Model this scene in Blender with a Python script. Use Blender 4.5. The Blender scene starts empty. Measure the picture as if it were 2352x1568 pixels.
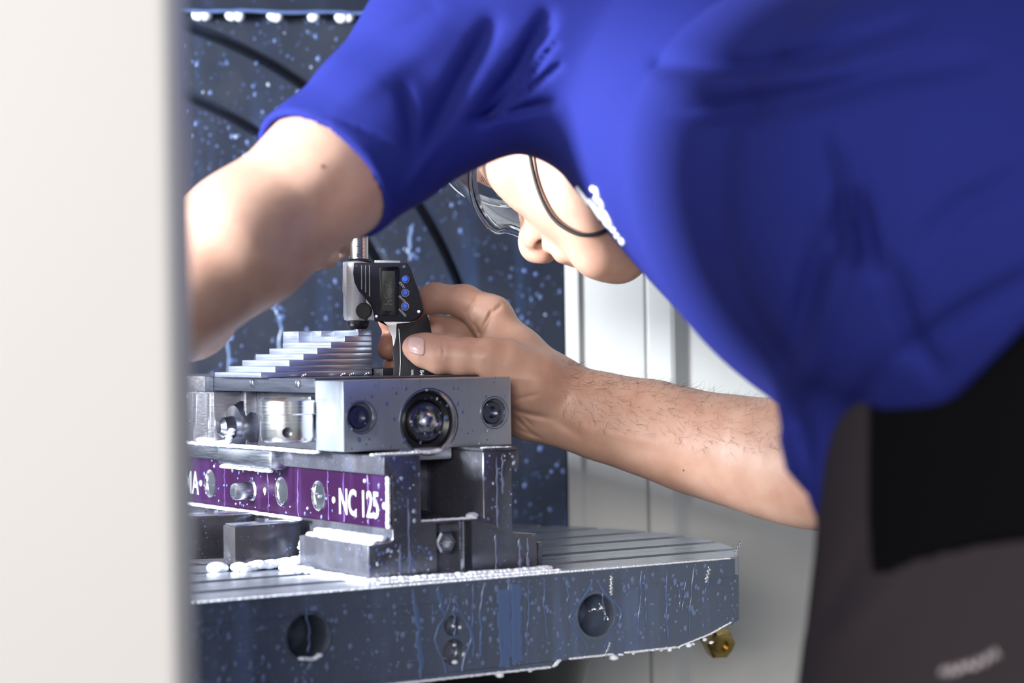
import bpy, bmesh, math, random
import numpy as np
from mathutils import Vector, Matrix
from mathutils.bvhtree import BVHTree

# ------------------------------------------------------------------ camera
F = 5000.0                                   # focal length in pixels of a 2352 x 1568 frame
ROLL = math.radians(0.9)
CAM = np.array([0, 0, 1.0])
CR = np.array([math.cos(ROLL), 0, -math.sin(ROLL)])
CU = np.array([math.sin(ROLL), 0, math.cos(ROLL)])
def at(px, py, D):
    return CAM + D * (np.array([0, 1.0, 0]) + (px - 1176) / F * CR + (784 - py) / F * CU)
scene = bpy.context.scene
col = scene.collection
cd = bpy.data.cameras.new('camera'); cam = bpy.data.objects.new('camera', cd); col.objects.link(cam)
cam.matrix_world = Matrix(((CR[0], CU[0], 0, CAM[0]), (CR[1], CU[1], -1, CAM[1]), (CR[2], CU[2], 0, CAM[2]), (0, 0, 0, 1)))
cd.sensor_width = 36; cd.lens = F / 2352 * 36; cd.clip_start = .02
cd.dof.use_dof = True; cd.dof.focus_distance = 1.462; cd.dof.aperture_fstop = 5.0
scene.camera = cam

# ------------------------------------------------------------------ world, lights, exposure
w = bpy.data.worlds.new('hall'); scene.world = w; w.use_nodes = True
w.node_tree.nodes['Background'].inputs[0].default_value = (.76, .86, 1, 1)
w.node_tree.nodes['Background'].inputs[1].default_value = .42
def area(name, loc, target, size, energy, color, sy=None, spread=180):
    l = bpy.data.lights.new(name, 'AREA'); l.energy = energy; l.color = color; l.size = size
    if sy: l.shape = 'RECTANGLE'; l.size_y = sy
    l.spread = math.radians(spread)
    o = bpy.data.objects.new(name, l); col.objects.link(o); o.location = loc
    o.rotation_euler = (Vector(target) - Vector(loc)).to_track_quat('-Z', 'Y').to_euler()
    return o
area('hall_window_behind_offscreen', (-.88, -4.1, 1.84), (0, 1.4, 1.0), 2.0, 250, (1, .95, .90), 1.1)
area('machine_lamp_left_offscreen', (-.97, .95, 1.20), (-.02, 1.30, 1.02), .18, 50, (.88, .94, 1), .30)
vs = scene.view_settings
vs.view_transform = 'Standard'; vs.look = 'None'; vs.exposure = 0.0; vs.gamma = 1; vs.use_curve_mapping = False

# ------------------------------------------------------------------ helpers
def tag(o, label=None, cat=None, group=None, kind=None):
    if label: o['label'] = label
    if cat: o['category'] = cat
    if group: o['group'] = group
    if kind: o['kind'] = kind
    return o
def empty(name, loc=(0, 0, 0), rz=0):
    o = bpy.data.objects.new(name, None); col.objects.link(o); o.location = loc; o.rotation_euler = (0, 0, rz)
    o.empty_display_size = .05
    return o
def link(name, me, mat, parent=None, smooth=None):
    o = bpy.data.objects.new(name, me); col.objects.link(o)
    if mat is not None:
        me.materials.clear()
        for m in (mat if isinstance(mat, (list, tuple)) else [mat]): me.materials.append(m)
    if parent is not None: o.parent = parent
    if smooth is not None:
        if smooth is True: me.polygons.foreach_set('use_smooth', [True] * len(me.polygons))
        else:
            me.polygons.foreach_set('use_smooth', [True] * len(me.polygons))
            try: me.set_sharp_from_angle(angle=math.radians(smooth))
            except Exception: pass
    return o
def mesh_np(name, V, Fc):
    me = bpy.data.meshes.new(name)
    V = np.asarray(V, dtype=np.float32); Fc = np.asarray(Fc, dtype=np.int32)
    k = Fc.shape[1]
    me.vertices.add(len(V)); me.vertices.foreach_set('co', V.ravel())
    me.loops.add(Fc.size); me.loops.foreach_set('vertex_index', Fc.ravel())
    me.polygons.add(len(Fc)); me.polygons.foreach_set('loop_start', np.arange(len(Fc), dtype=np.int32) * k)
    me.update(); me.validate()
    return me
def bm_mesh(bm, name='mesh'):
    me = bpy.data.meshes.new(name); bm.normal_update(); bm.to_mesh(me); bm.free(); return me
def add_box(bm, x0, x1, y0, y1, z0, z1, bev=0, seg=2):
    n0 = set(bm.verts)
    vs_ = [bm.verts.new((x, y, z)) for z in (z0, z1) for y in (y0, y1) for x in (x0, x1)]
    for f in ((0, 2, 3, 1), (4, 5, 7, 6), (0, 1, 5, 4), (2, 6, 7, 3), (0, 4, 6, 2), (1, 3, 7, 5)):
        bm.faces.new([vs_[i] for i in f])
    if bev:
        es = list({e for v in vs_ for e in v.link_edges})
        bmesh.ops.bevel(bm, geom=es, offset=bev, segments=seg, affect='EDGES', profile=.5)
    return [v for v in bm.verts if v not in n0]
def box(name, mat, parent, x0, x1, y0, y1, z0, z1, bev=0, seg=2, k=1):
    bm = bmesh.new(); add_box(bm, x0 * k, x1 * k, y0 * k, y1 * k, z0 * k, z1 * k, bev * k, seg)
    return link(name, bm_mesh(bm), mat, parent, 40)
def frame(d):
    d = Vector(d).normalized(); a = Vector((0, 0, 1)) if abs(d.z) < .9 else Vector((1, 0, 0))
    u = d.cross(a).normalized(); return u, d.cross(u).normalized(), d
def add_lathe(bm, p, d, prof, n=32, ring=False):
    """prof: list of (radius, distance along d); closed at ends"""
    u, v, d = frame(d); p = Vector(p); rings = []
    for r, h in prof:
        if r < 1e-7: rings.append([bm.verts.new(p + d * h)]); continue
        rings.append([bm.verts.new(p + d * h + u * (r * math.cos(2 * math.pi * i / n)) + v * (r * math.sin(2 * math.pi * i / n))) for i in range(n)])
    for a, b in zip(rings, rings[1:] + (rings[:1] if ring else [])):
        if len(a) == 1 and len(b) == 1: continue
        for i in range(n):
            j = (i + 1) % n
            if len(a) == 1: bm.faces.new((a[0], b[j], b[i]))
            elif len(b) == 1: bm.faces.new((a[i], a[j], b[0]))
            else: bm.faces.new((a[i], a[j], b[j], b[i]))
    if ring: return
    if len(rings[0]) > 1: bm.faces.new(rings[0][::-1])
    if len(rings[-1]) > 1: bm.faces.new(rings[-1])
def lathe(name, mat, parent, p, d, prof, n=32, ang=35, ring=False):
    bm = bmesh.new(); add_lathe(bm, p, d, prof, n, ring); bmesh.ops.recalc_face_normals(bm, faces=bm.faces[:])
    return link(name, bm_mesh(bm), mat, parent, ang)
def add_tube(bm, pts, rad, n=8):
    pts = [Vector(p) for p in pts]; rings = []
    u = None
    for i, p in enumerate(pts):
        d = (pts[min(i + 1, len(pts) - 1)] - pts[max(i - 1, 0)]).normalized()
        if u is None: u = frame(d)[0]
        else: u = (u - d * u.dot(d)).normalized()
        v = d.cross(u); r = rad[i] if isinstance(rad, (list, tuple)) else rad
        rings.append([bm.verts.new(p + u * r * math.cos(2 * math.pi * k / n) + v * r * math.sin(2 * math.pi * k / n)) for k in range(n)])
    for a, b in zip(rings, rings[1:]):
        for i in range(n): bm.faces.new((a[i], a[(i + 1) % n], b[(i + 1) % n], b[i]))
    bm.faces.new(rings[0][::-1]); bm.faces.new(rings[-1])
def spline(P, n):
    P = [np.asarray(p, float) for p in P]; P = [2 * P[0] - P[1]] + P + [2 * P[-1] - P[-2]]; out = []
    for i in range(1, len(P) - 2):
        for k in range(n):
            t = k / n
            out.append(.5 * (2 * P[i] + (P[i + 1] - P[i - 1]) * t + (2 * P[i - 1] - 5 * P[i] + 4 * P[i + 1] - P[i + 2]) * t * t + (3 * P[i] - P[i - 1] - 3 * P[i + 1] + P[i + 2]) * t ** 3))
    return out + [P[-2]]
def prism(name, mat, parent, pts, vec, bev=0, seg=2, ang=40):
    """pts: 3-D outline, vec: extrusion vector"""
    bm = bmesh.new(); vec = Vector(vec)
    a = [bm.verts.new(Vector(p)) for p in pts]; b = [bm.verts.new(Vector(p) + vec) for p in pts]
    bm.faces.new(a[::-1]); bm.faces.new(b)
    for i in range(len(a)): bm.faces.new((a[i], a[(i + 1) % len(a)], b[(i + 1) % len(a)], b[i]))
    bmesh.ops.recalc_face_normals(bm, faces=bm.faces[:])
    if bev: bmesh.ops.bevel(bm, geom=bm.edges[:], offset=bev, segments=seg, affect='EDGES', profile=.5, clamp_overlap=True)
    return link(name, bm_mesh(bm), mat, parent, ang)
def boolean(me, cutters, op='DIFFERENCE'):
    """cutters: list of bmesh builders; returns a new mesh"""
    a = bpy.data.objects.new('tmp_a', me); col.objects.link(a); tmp = [a]
    for c in cutters:
        b = bpy.data.objects.new('tmp_b', c); col.objects.link(b); tmp.append(b)
        m = a.modifiers.new('b', 'BOOLEAN'); m.operation = op; m.object = b; m.solver = 'EXACT'
    dg = bpy.context.evaluated_depsgraph_get(); dg.update()
    out = bpy.data.meshes.new_from_object(a.evaluated_get(dg))
    for t in tmp: bpy.data.objects.remove(t)
    return out
def cyl_mesh(p, d, r, h, n=32):
    bm = bmesh.new(); add_lathe(bm, p, d, [(r, 0), (r, h)], n); bmesh.ops.recalc_face_normals(bm, faces=bm.faces[:]); return bm_mesh(bm)
def box_mesh(*a):
    bm = bmesh.new(); add_box(bm, *a); bmesh.ops.recalc_face_normals(bm, faces=bm.faces[:]); return bm_mesh(bm)
def text_obj(name, s, mat, parent, origin, ux, uy, height, depth=.0003, squeeze=1.0, bold=0.0):
    """flat raised lettering: ux reading direction, uy up direction"""
    cu = bpy.data.curves.new('t', 'FONT'); cu.body = s; cu.size = 1; cu.extrude = .02; cu.resolution_u = 3; cu.offset = bold
    o = bpy.data.objects.new('t', cu); col.objects.link(o)
    dg = bpy.context.evaluated_depsgraph_get(); dg.update()
    me = bpy.data.meshes.new_from_object(o.evaluated_get(dg)); bpy.data.objects.remove(o)
    ux = Vector(ux).normalized(); uy = Vector(uy).normalized(); uz = ux.cross(uy)
    k = height / .7
    for v in me.vertices:
        v.co = Vector(origin) + ux * v.co.x * k * squeeze + uy * v.co.y * k + uz * (v.co.z + .02) * depth / .04
    return link(name, me, mat, parent)

# ------------------------------------------------------------------ materials
def mat(name, base, rough=.5, metal=0, **kw):
    m = bpy.data.materials.new(name); m.use_nodes = True; nt = m.node_tree; b = nt.nodes['Principled BSDF']
    b.inputs['Base Color'].default_value = (*base, 1); b.inputs['Roughness'].default_value = rough; b.inputs['Metallic'].default_value = metal
    for k, v in kw.items(): b.inputs[k.replace('_', ' ')].default_value = v
    return m
def N(m, t, **kw):
    n = m.node_tree.nodes.new(t)
    for k, v in kw.items(): setattr(n, k, v)
    return n
def coords(m, scale=(1, 1, 1), kind='Object'):
    tc = N(m, 'ShaderNodeTexCoord'); mp = N(m, 'ShaderNodeMapping'); mp.inputs['Scale'].default_value = scale
    m.node_tree.links.new(tc.outputs[kind], mp.inputs[0]); return mp.outputs[0]
def noise(m, vec, scale, detail=3, rough=.5):
    n = N(m, 'ShaderNodeTexNoise'); n.inputs['Scale'].default_value = scale; n.inputs['Detail'].default_value = detail
    n.inputs['Roughness'].default_value = rough; m.node_tree.links.new(vec, n.inputs['Vector']); return n.outputs['Fac']
def ramp(m, fac, stops):
    r = N(m, 'ShaderNodeValToRGB'); e = r.color_ramp.elements
    e[0].position, e[0].color = stops[0][0], (*stops[0][1], 1); e[1].position, e[1].color = stops[-1][0], (*stops[-1][1], 1)
    for p, c in stops[1:-1]:
        x = e.new(p); x.color = (*c, 1)
    m.node_tree.links.new(fac, r.inputs[0]); return r.outputs[0]
def mix(m, fac, a, b, mode='MIX'):
    n = N(m, 'ShaderNodeMix', data_type='RGBA', blend_type=mode); L = m.node_tree.links
    for s, v in ((n.inputs[0], fac), (n.inputs[6], a), (n.inputs[7], b)):
        if hasattr(v, 'is_linked'): L.new(v, s)
        else: s.default_value = v if not isinstance(v, tuple) else (*v, 1)
    return n.outputs[2]
def bump(m, h, strength=.2, dist=.001):
    b = N(m, 'ShaderNodeBump'); b.inputs['Strength'].default_value = strength; b.inputs['Distance'].default_value = dist
    m.node_tree.links.new(h, b.inputs['Height']); m.node_tree.links.new(b.outputs[0], m.node_tree.nodes['Principled BSDF'].inputs['Normal'])
def setin(m, name, s): m.node_tree.links.new(s, m.node_tree.nodes['Principled BSDF'].inputs[name])

M = {}
def wet_paint(name, base, stain, rough=.32, sc=1.0, amount=(.52, .78), speck=True, metal=0.):
    """dark surface with dried and running blue coolant stains"""
    m = mat(name, base, rough, metal)
    v = coords(m); vs_ = coords(m, (38 * sc, 38 * sc, 4 * sc))
    st = ramp(m, noise(m, vs_, 1, 4, .6), [(amount[0], (0, 0, 0)), (amount[1], (1, 1, 1))])
    big = ramp(m, noise(m, v, 5 * sc, 3), [(.35, (0, 0, 0)), (.7, (1, 1, 1))])
    f = mix(m, 1, st, big, 'MULTIPLY')
    c = mix(m, f, base, stain)
    if speck:
        vo = N(m, 'ShaderNodeTexVoronoi'); vo.inputs['Scale'].default_value = 170 * sc; m.node_tree.links.new(v, vo.inputs['Vector'])
        sp = ramp(m, vo.outputs['Distance'], [(.12, (1, 1, 1)), (.26, (0, 0, 0))])
        gate = ramp(m, noise(m, v, 60 * sc, 2), [(.5, (0, 0, 0)), (.62, (1, 1, 1))])
        c = mix(m, mix(m, 1, sp, gate, 'MULTIPLY'), c, tuple(min(1, x * 1.5) for x in stain))
    setin(m, 'Base Color', c)
    setin(m, 'Roughness', ramp(m, noise(m, v, 25 * sc, 3), [(.3, (rough - .1,) * 3), (.7, (rough + .15,) * 3)]))
    return m
M['wall'] = wet_paint('machine_wall_paint', (.022, .027, .043), (.038, .068, .16), .36)
M['table_side'] = wet_paint('table_side_steel', (.11, .135, .19), (.15, .21, .36), .3, 1.4, metal=.15)
M['steel_dark'] = wet_paint('dark_wet_steel', (.16, .16, .19), (.22, .28, .46), .27, 2.2, metal=.7)
M['block'] = wet_paint('dark_block_steel', (.06, .055, .06), (.12, .16, .30), .3, 2.0, metal=.4)
M['table_lip'] = mat('bare_steel_lip', (.30, .33, .40), .25, .8)
M['seam'] = mat('seam_rubber', (.008, .008, .012), .7)
def brushed(name, base, rough, direction, metal=1.0, amt=.25):
    m = mat(name, base, rough, metal); v = coords(m, direction)
    n = noise(m, v, 1, 3, .6)
    setin(m, 'Base Color', mix(m, n, tuple(x * (1 - amt) for x in base), tuple(min(1, x * (1 + amt)) for x in base)))
    setin(m, 'Roughness', ramp(m, n, [(.3, (rough - .06,) * 3), (.7, (rough + .08,) * 3)]))
    return m
M['steel'] = brushed('machined_steel', (.55, .57, .62), .28, (40, 40, 900))
M['steel_top'] = brushed('ground_table_top', (.42, .44, .50), .27, (8, 500, 60), .72)
M['jaw'] = brushed('ground_jaw_steel', (.42, .46, .52), .32, (900, 50, 30), .6, .10)
M['jaw_rear'] = brushed('rear_jaw_brushed_steel', (.42, .40, .42), .33, (60, 120, 900), .9, .45)
M['chrome'] = mat('bright_turned_steel', (.80, .80, .80), .16, 1)
M['collar'] = brushed('turned_collar', (.86, .85, .82), .22, (5, 5, 900))
M['screw'] = mat('cap_screw_steel', (.30, .31, .36), .25, 1)
M['black'] = mat('black_oxide', (.012, .012, .015), .35)
M['dark_jaw'] = brushed('dark_jaw_plate', (.13, .14, .18), .3, (30, 30, 500), .8)
M['alu'] = brushed('milled_aluminium', (.62, .66, .78), .31, (25, 25, 1500), .9, .12)
M['foam'] = mat('coolant_foam', (.90, .93, 1.0), .35)
M['drop'] = mat('milky_coolant_drop', (.095, .14, .30), .15)
M['drop2'] = mat('thin_coolant_splash', (.17, .23, .38), .25)
M['dropw'] = mat('bright_coolant_bead', (.45, .50, .62), .08)
M['streak'] = mat('coolant_run', (.10, .155, .31), .2)
M['purple'] = None
p = mat('purple_anodised_plate', (.05, .006, .065), .3, .3); v = coords(p, (40, 40, 6))
setin(p, 'Base Color', mix(p, ramp(p, noise(p, v, 1, 4), [(.48, (0, 0, 0)), (.75, (1, 1, 1))]), (.028, .0028, .034), (.065, .022, .115))); M['purple'] = p
M['letter'] = mat('white_lettering', (.62, .62, .65), .5)
d = mat('door_powder_coat', (.70, .675, .65), .5); v = coords(d)
bump(d, noise(d, v, 220, 3), .12, .0006)
setin(d, 'Base Color', mix(d, noise(d, v, 3, 2), (.66, .635, .615), (.69, .665, .645))); M['door'] = d
g = mat('light_grey_sheet', (.56, .56, .545), .42); v = coords(g)
setin(g, 'Base Color', mix(g, ramp(g, noise(g, coords(g, (20, 20, 2)), 1, 3), [(.4, (0, 0, 0)), (.8, (1, 1, 1))]), (.60, .60, .585), (.53, .535, .53))); M['grey'] = g
M['brass'] = brushed('brass', (.52, .36, .12), .3, (200, 200, 200))
M['mic_frame'] = mat('hammered_silver_paint', (.62, .62, .63), .38, .55)
bump(M['mic_frame'], noise(M['mic_frame'], coords(M['mic_frame']), 900, 2), .35, .0004)
M['mic_body'] = mat('dark_navy_plastic', (.016, .017, .028), .5, 0, Specular_IOR_Level=.25)
M['mic_grip'] = mat('black_grip_plastic', (.010, .009, .012), .5, 0, Specular_IOR_Level=.2)
M['lcd'] = mat('lcd_screen', (.045, .047, .042), .3)
M['lcd_digit'] = mat('lcd_digit', (.033, .035, .031), .3)
M['bezel'] = mat('lcd_bezel', (.002, .002, .003), .25)
M['button'] = mat('blue_button', (.03, .12, .85), .35)
M['knob'] = mat('black_knob', (.016, .016, .018), .5)
M['thimble'] = brushed('satin_chrome', (.52, .52, .53), .32, (800, 800, 8), 1, .12)
M['engrave'] = mat('engraved_black', (.03, .03, .035), .6)
M['acrylic'] = mat('clear_polycarbonate', (.93, .95, .97), .05, 0, Transmission_Weight=1.0, IOR=1.35)
M['cord'] = mat('black_cord', (.006, .006, .008), .6)
M['nail'] = mat('finger_nail', (.76, .47, .42), .2, 0, Subsurface_Weight=.15)
M['mole'] = mat('brown_mole', (.16, .07, .045), .5)
M['hair_dark'] = mat('short_dark_hair', (.03, .018, .012), .6)
M['arm_hair'] = mat('arm_hair', (.05, .025, .015), .5)
# skin: a float attribute 'flush' on the mesh says where skin is redder (fingertips, nose)
s = mat('skin', (.55, .33, .24), .42, 0, Subsurface_Weight=.12, Subsurface_Scale=.006)
s.node_tree.nodes['Principled BSDF'].inputs['Subsurface Radius'].default_value = (1, .35, .2)
v = coords(s); at_ = N(s, 'ShaderNodeAttribute', attribute_name='flush')
c = mix(s, ramp(s, noise(s, v, 55, 4), [(.3, (0, 0, 0)), (.75, (1, 1, 1))]), (.58, .355, .26), (.49, .265, .19))
c = mix(s, at_.outputs['Fac'], c, (.52, .17, .13))
setin(s, 'Base Color', c); bump(s, noise(s, v, 900, 4, .65), .22, .0006); M['skin'] = s
t = mat('blue_knit_shirt', (.010, .022, .21), .85, 0, Specular_IOR_Level=.1)
bump(t, noise(t, coords(t), 1500, 2), .15, .0004)
setin(t, 'Base Color', mix(t, noise(t, coords(t), 12, 2), (.0150, .0205, .155), (.017, .023, .17))); M['shirt'] = t
M['print'] = mat('white_print', (.85, .87, .92), .6)
t = mat('grey_work_cloth', (.036, .029, .034), .9, 0, Specular_IOR_Level=.1); bump(t, noise(t, coords(t), 1100, 2), .2, .0005); M['trousers'] = t
M['pocket'] = mat('black_pocket_cloth', (.0035, .0032, .004), .9, 0, Specular_IOR_Level=.05)
M['shoe'] = mat('black_leather', (.01, .01, .01), .45)
M['floor'] = mat('concrete_floor', (.22, .22, .21), .7)

# ------------------------------------------------------------------ signed-distance modelling
def surface(sdf, lo, hi, h, iters=2):
    """sparse sampling + naive surface nets; returns verts, quads"""
    lo = np.asarray(lo, float); hi = np.asarray(hi, float); B = 8
    nb = np.ceil((hi - lo) / (h * B)).astype(int); n = nb * B
    cx = [lo[i] + (np.arange(nb[i]) + .5) * B * h - .5 * h for i in range(3)]
    G = np.stack(np.meshgrid(*cx, indexing='ij'), -1).reshape(-1, 3).astype(np.float32)
    d = sdf(G); act = np.abs(d) < B * h * 1.35
    D = np.repeat(np.repeat(np.repeat(np.where(d < 0, -1, 1).astype(np.float32).reshape(nb), B, 0), B, 1), B, 2) * (B * h)
    idx = np.argwhere(act.reshape(nb)); o = np.stack(np.meshgrid(*[np.arange(B)] * 3, indexing='ij'), -1).reshape(-1, 3)
    for s0 in range(0, len(idx), 2500):
        I = (idx[s0:s0 + 2500, None, :] * B + o[None]).reshape(-1, 3)
        D[I[:, 0], I[:, 1], I[:, 2]] = sdf((lo + I * h).astype(np.float32))
    S = D < 0
    c = S[:-1, :-1, :-1]; a = np.zeros_like(c); al = np.ones_like(c)
    for i in (0, 1):
        for j in (0, 1):
            for k in (0, 1):
                q = S[i:n[0] - 1 + i, j:n[1] - 1 + j, k:n[2] - 1 + k]; a |= q; al &= q
    cells = np.argwhere(a & ~al); cid = -np.ones(np.array(S.shape) - 1, np.int32); cid[tuple(cells.T)] = np.arange(len(cells))
    acc = np.zeros((len(cells), 3)); cnt = np.zeros(len(cells))
    cor = np.array([(i, j, k) for i in (0, 1) for j in (0, 1) for k in (0, 1)])
    vals = np.stack([D[tuple((cells + c_).T)] for c_ in cor], 1)
    for p in range(8):
        for q in range(p + 1, 8):
            if np.abs(cor[p] - cor[q]).sum() != 1: continue
            va, vb = vals[:, p], vals[:, q]; mk = (va < 0) != (vb < 0)
            t = np.where(mk, va / np.where(va == vb, 1, va - vb), 0)
            acc += np.where(mk[:, None], cor[p] + t[:, None] * (cor[q] - cor[p]), 0); cnt += mk
    V = lo + (cells + acc / np.maximum(cnt, 1)[:, None]) * h
    Q = []
    for ax in range(3):
        sl = [slice(None)] * 3; sl2 = [slice(None)] * 3; sl[ax] = slice(0, -1); sl2[ax] = slice(1, None)
        e = np.argwhere(S[tuple(sl)] != S[tuple(sl2)]); b, c_ = (ax + 1) % 3, (ax + 2) % 3
        ok = (e[:, b] > 0) & (e[:, c_] > 0) & (e[:, b] < n[b] - 1) & (e[:, c_] < n[c_] - 1); e = e[ok]
        flip = S[tuple(e.T)]
        def cc(db, dc):
            x = e.copy(); x[:, b] -= db; x[:, c_] -= dc; return cid[tuple(x.T)]
        q = np.stack([cc(1, 1), cc(0, 1), cc(0, 0), cc(1, 0)], 1); q[~flip] = q[~flip][:, ::-1]
        Q.append(q[(q >= 0).all(1)])
    Q = np.concatenate(Q)
    e = h * .35
    for it in range(iters):
        P = V.astype(np.float32); d0 = sdf(P)
        g = np.stack([sdf(P + np.eye(3, dtype=np.float32)[i] * e) - d0 for i in range(3)], 1) / e
        g2 = np.maximum((g * g).sum(1), .09); st = -(d0 / g2)[:, None] * g
        V = V + np.clip(st, -h * .6, h * .6)
    return V, Q
def f3(p): return np.asarray(p, np.float32)
def seg(P, a, b, ra, rb, ax=None, s=1.0):
    a, b = f3(a), f3(b); ab = b - a; q = P - a
    t = np.clip(q @ ab / max(float(ab @ ab), 1e-12), 0, 1); q = q - t[:, None] * ab
    r = ra + (rb - ra) * t
    if ax is not None:
        ax = f3(ax); q = q + np.outer(q @ ax, ax) * (1 / s - 1)
        return (np.sqrt((q * q).sum(1)) - r) * min(1, s)
    return np.sqrt((q * q).sum(1)) - r
def ell(P, c, axes, r):
    q = (P - f3(c)) @ f3(axes).T; r = f3(r)
    k0 = np.sqrt(((q / r) ** 2).sum(1)); k1 = np.sqrt(((q / (r * r)) ** 2).sum(1))
    return k0 * (k0 - 1) / np.maximum(k1, 1e-6)
def smin(a, b, k):
    h = np.clip(.5 + .5 * (b - a) / k, 0, 1); return b * (1 - h) + a * h - k * h * (1 - h)
def smax(a, b, k): return -smin(-a, -b, k)
def px_of(P):
    d = P - CAM.astype(np.float32)
    return 1176 + F * (d @ CR.astype(np.float32)) / d[:, 1], 784 - F * (d @ CU.astype(np.float32)) / d[:, 1]
def dist_poly(x, y, pts):
    best = np.full(x.shape, 1e9, np.float32)
    for (x0, y0), (x1, y1) in zip(pts, pts[1:]):
        dx, dy = x1 - x0, y1 - y0; t = np.clip(((x - x0) * dx + (y - y0) * dy) / (dx * dx + dy * dy + 1e-9), 0, 1)
        best = np.minimum(best, (x - x0 - t * dx) ** 2 + (y - y0 - t * dy) ** 2)
    return best
def folds(P, lst, ymax=None):
    """lst: (polyline of photo points on the facing side, width px, height in mm; + is a ridge); fades at both ends"""
    x, y = px_of(P); r = np.zeros(len(P), np.float32)
    for pts, wd, amp in lst:
        L = [math.hypot(b[0] - a[0], b[1] - a[1]) for a, b in zip(pts, pts[1:])]; tot = sum(L); run = 0
        best = np.full(x.shape, 1e9, np.float32); tt_ = np.zeros_like(best)
        for (x0, y0), (x1, y1), l_ in zip(pts, pts[1:], L):
            dx, dy = x1 - x0, y1 - y0; t = np.clip(((x - x0) * dx + (y - y0) * dy) / (dx * dx + dy * dy + 1e-9), 0, 1)
            d2 = (x - x0 - t * dx) ** 2 + (y - y0 - t * dy) ** 2; m_ = d2 < best
            tt_ = np.where(m_, (run + t * l_) / tot, tt_); best = np.minimum(best, d2); run += l_
        r += np.float32(amp * .001) * np.exp(-best / (wd * wd)) * np.sqrt(np.clip(np.sin(np.pi * (tt_ * .9 + .05)), 0, 1))
    if ymax is not None: r = np.where(P[:, 1] < ymax, r, 0)
    return r
rnd = random.Random(7)

# ------------------------------------------------------------------ frames of reference of the machine
TH = math.radians(32)
O0 = at(787, 875, 1.34); O0[2] = 0            # front left edge of the front vise jaw, on the floor
VX = np.array([math.cos(TH), math.sin(TH), 0]); VY = np.array([-math.sin(TH), math.cos(TH), 0])
def vw(x, y, z): return O0 + (VX * x + VY * y) * .001 + np.array([0, 0, z * .001])   # table millimetres -> world
BLOCKER_EDGE = 0.998  # rear edge of the added light blocker; sets where the shirt turns dark

# ================================================================== SETTING
tag(box('floor', M['floor'], None, -3, 3, -2, 4, -.05, 0), kind='structure')

# back wall of the machine: flat panel, ring and disc, parted by dark circular joints
WA = math.radians(12)
wall = empty('wall_back', at(138, 1010, 1.80), WA); tag(wall, kind='structure')
RK = 1.80 / F
def ring_panel(name, r0, r1, y0, th, n=160):
    bm = bmesh.new(); rr = []
    for k in range(n):
        a = 2 * math.pi * k / n; c, s_ = math.cos(a), math.sin(a)
        pr = [(r0, y0 + th), (r0, y0 + .004), (r0 + .004, y0), (r1 - .004, y0), (r1, y0 + .004), (r1, y0 + th)] if r0 > 0 else [(0.0, y0), (r1 * .5, y0), (r1 - .004, y0), (r1, y0 + .004), (r1, y0 + th)]
        rr.append([bm.verts.new((r * c, y, r * s_)) for r, y in pr])
    for k in range(n):
        a, b = rr[k], rr[(k + 1) % n]
        for i in range(len(a) - 1): bm.faces.new((a[i], b[i], b[i + 1], a[i + 1]))
    bmesh.ops.remove_doubles(bm, verts=bm.verts[:], dist=1e-6); bmesh.ops.recalc_face_normals(bm, faces=bm.faces[:])
    return link(name, bm_mesh(bm), M['wall'], wall, 30)
R_OUT, R_IN = 1006 * RK, 852 * RK
ring_panel('disc_panel', 0, R_IN - .0025, 0, .03)
ring_panel('ring_panel', R_IN + .0025, R_OUT - .003, -.002, .03)
xr = (1298 - 138) * RK / math.cos(WA) * 1.075
# outer panel with the round cut-out
bm = bmesh.new(); add_box(bm, -1.0, xr, -.004, .026, -.95, .352, 0)
bmesh.ops.recalc_face_normals(bm, faces=bm.faces[:])
me = boolean(bm_mesh(bm), [cyl_mesh((0, -.2, 0), (0, 1, 0), R_OUT + .0025, .5, 160)])
link('outer_panel', me, M['wall'], wall, 30)
box('joint_backing', M['wall'], wall, -1.0, xr - .002, .014, .04, -.95, .352)
box('upper_panel', M['wall'], wall, -1.0, xr, -.022, .03, .353, 1.1, .003)
def drops(name, mt, parent, place, n, smin_, smax_, seed, flat=.35, stretch=1.3, kind='stuff', power=2.5):
    """half-round coolant drops joined into one mesh; place(rng) -> (point, normal, up)"""
    rg = random.Random(seed); V = []; Fc = []
    for i in range(n):
        q = place(rg)
        if q is None: continue
        p, nn, up = q; p = Vector(p); nn = Vector(nn).normalized(); up = Vector(up); up = (up - nn * up.dot(nn)).normalized(); sd = nn.cross(up)
        r = smin_ + (smax_ - smin_) * rg.random() ** power; sx = r * rg.uniform(.75, 1.2); sy = r * rg.uniform(.8, stretch)
        b = len(V); tl = rg.uniform(-.7, .7)
        for ring, (rr, hh) in enumerate(((1, -.05), (.86, .55), (.45, .9))):
            for k in range(8):
                a = k * math.pi / 4; x, y = math.cos(a) * rr * sx, math.sin(a) * rr * sy
                V.append(p + sd * (x + y * tl * .3) + up * y + nn * (hh * r * flat))
        V.append(p + nn * r * flat)
        for ring in (0, 1):
            for k in range(8):
                k2 = (k + 1) % 8
                Fc.append((b + ring * 8 + k, b + ring * 8 + k2, b + ring * 8 + 8 + k2)); Fc.append((b + ring * 8 + k, b + ring * 8 + 8 + k2, b + ring * 8 + 8 + k))
        for k in range(8): Fc.append((b + 16 + k, b + 16 + (k + 1) % 8, b + 24))
    me = mesh_np(name, V, Fc); o = link(name, me, mt, parent, True)
    if kind: o['kind'] = kind
    return o
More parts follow.
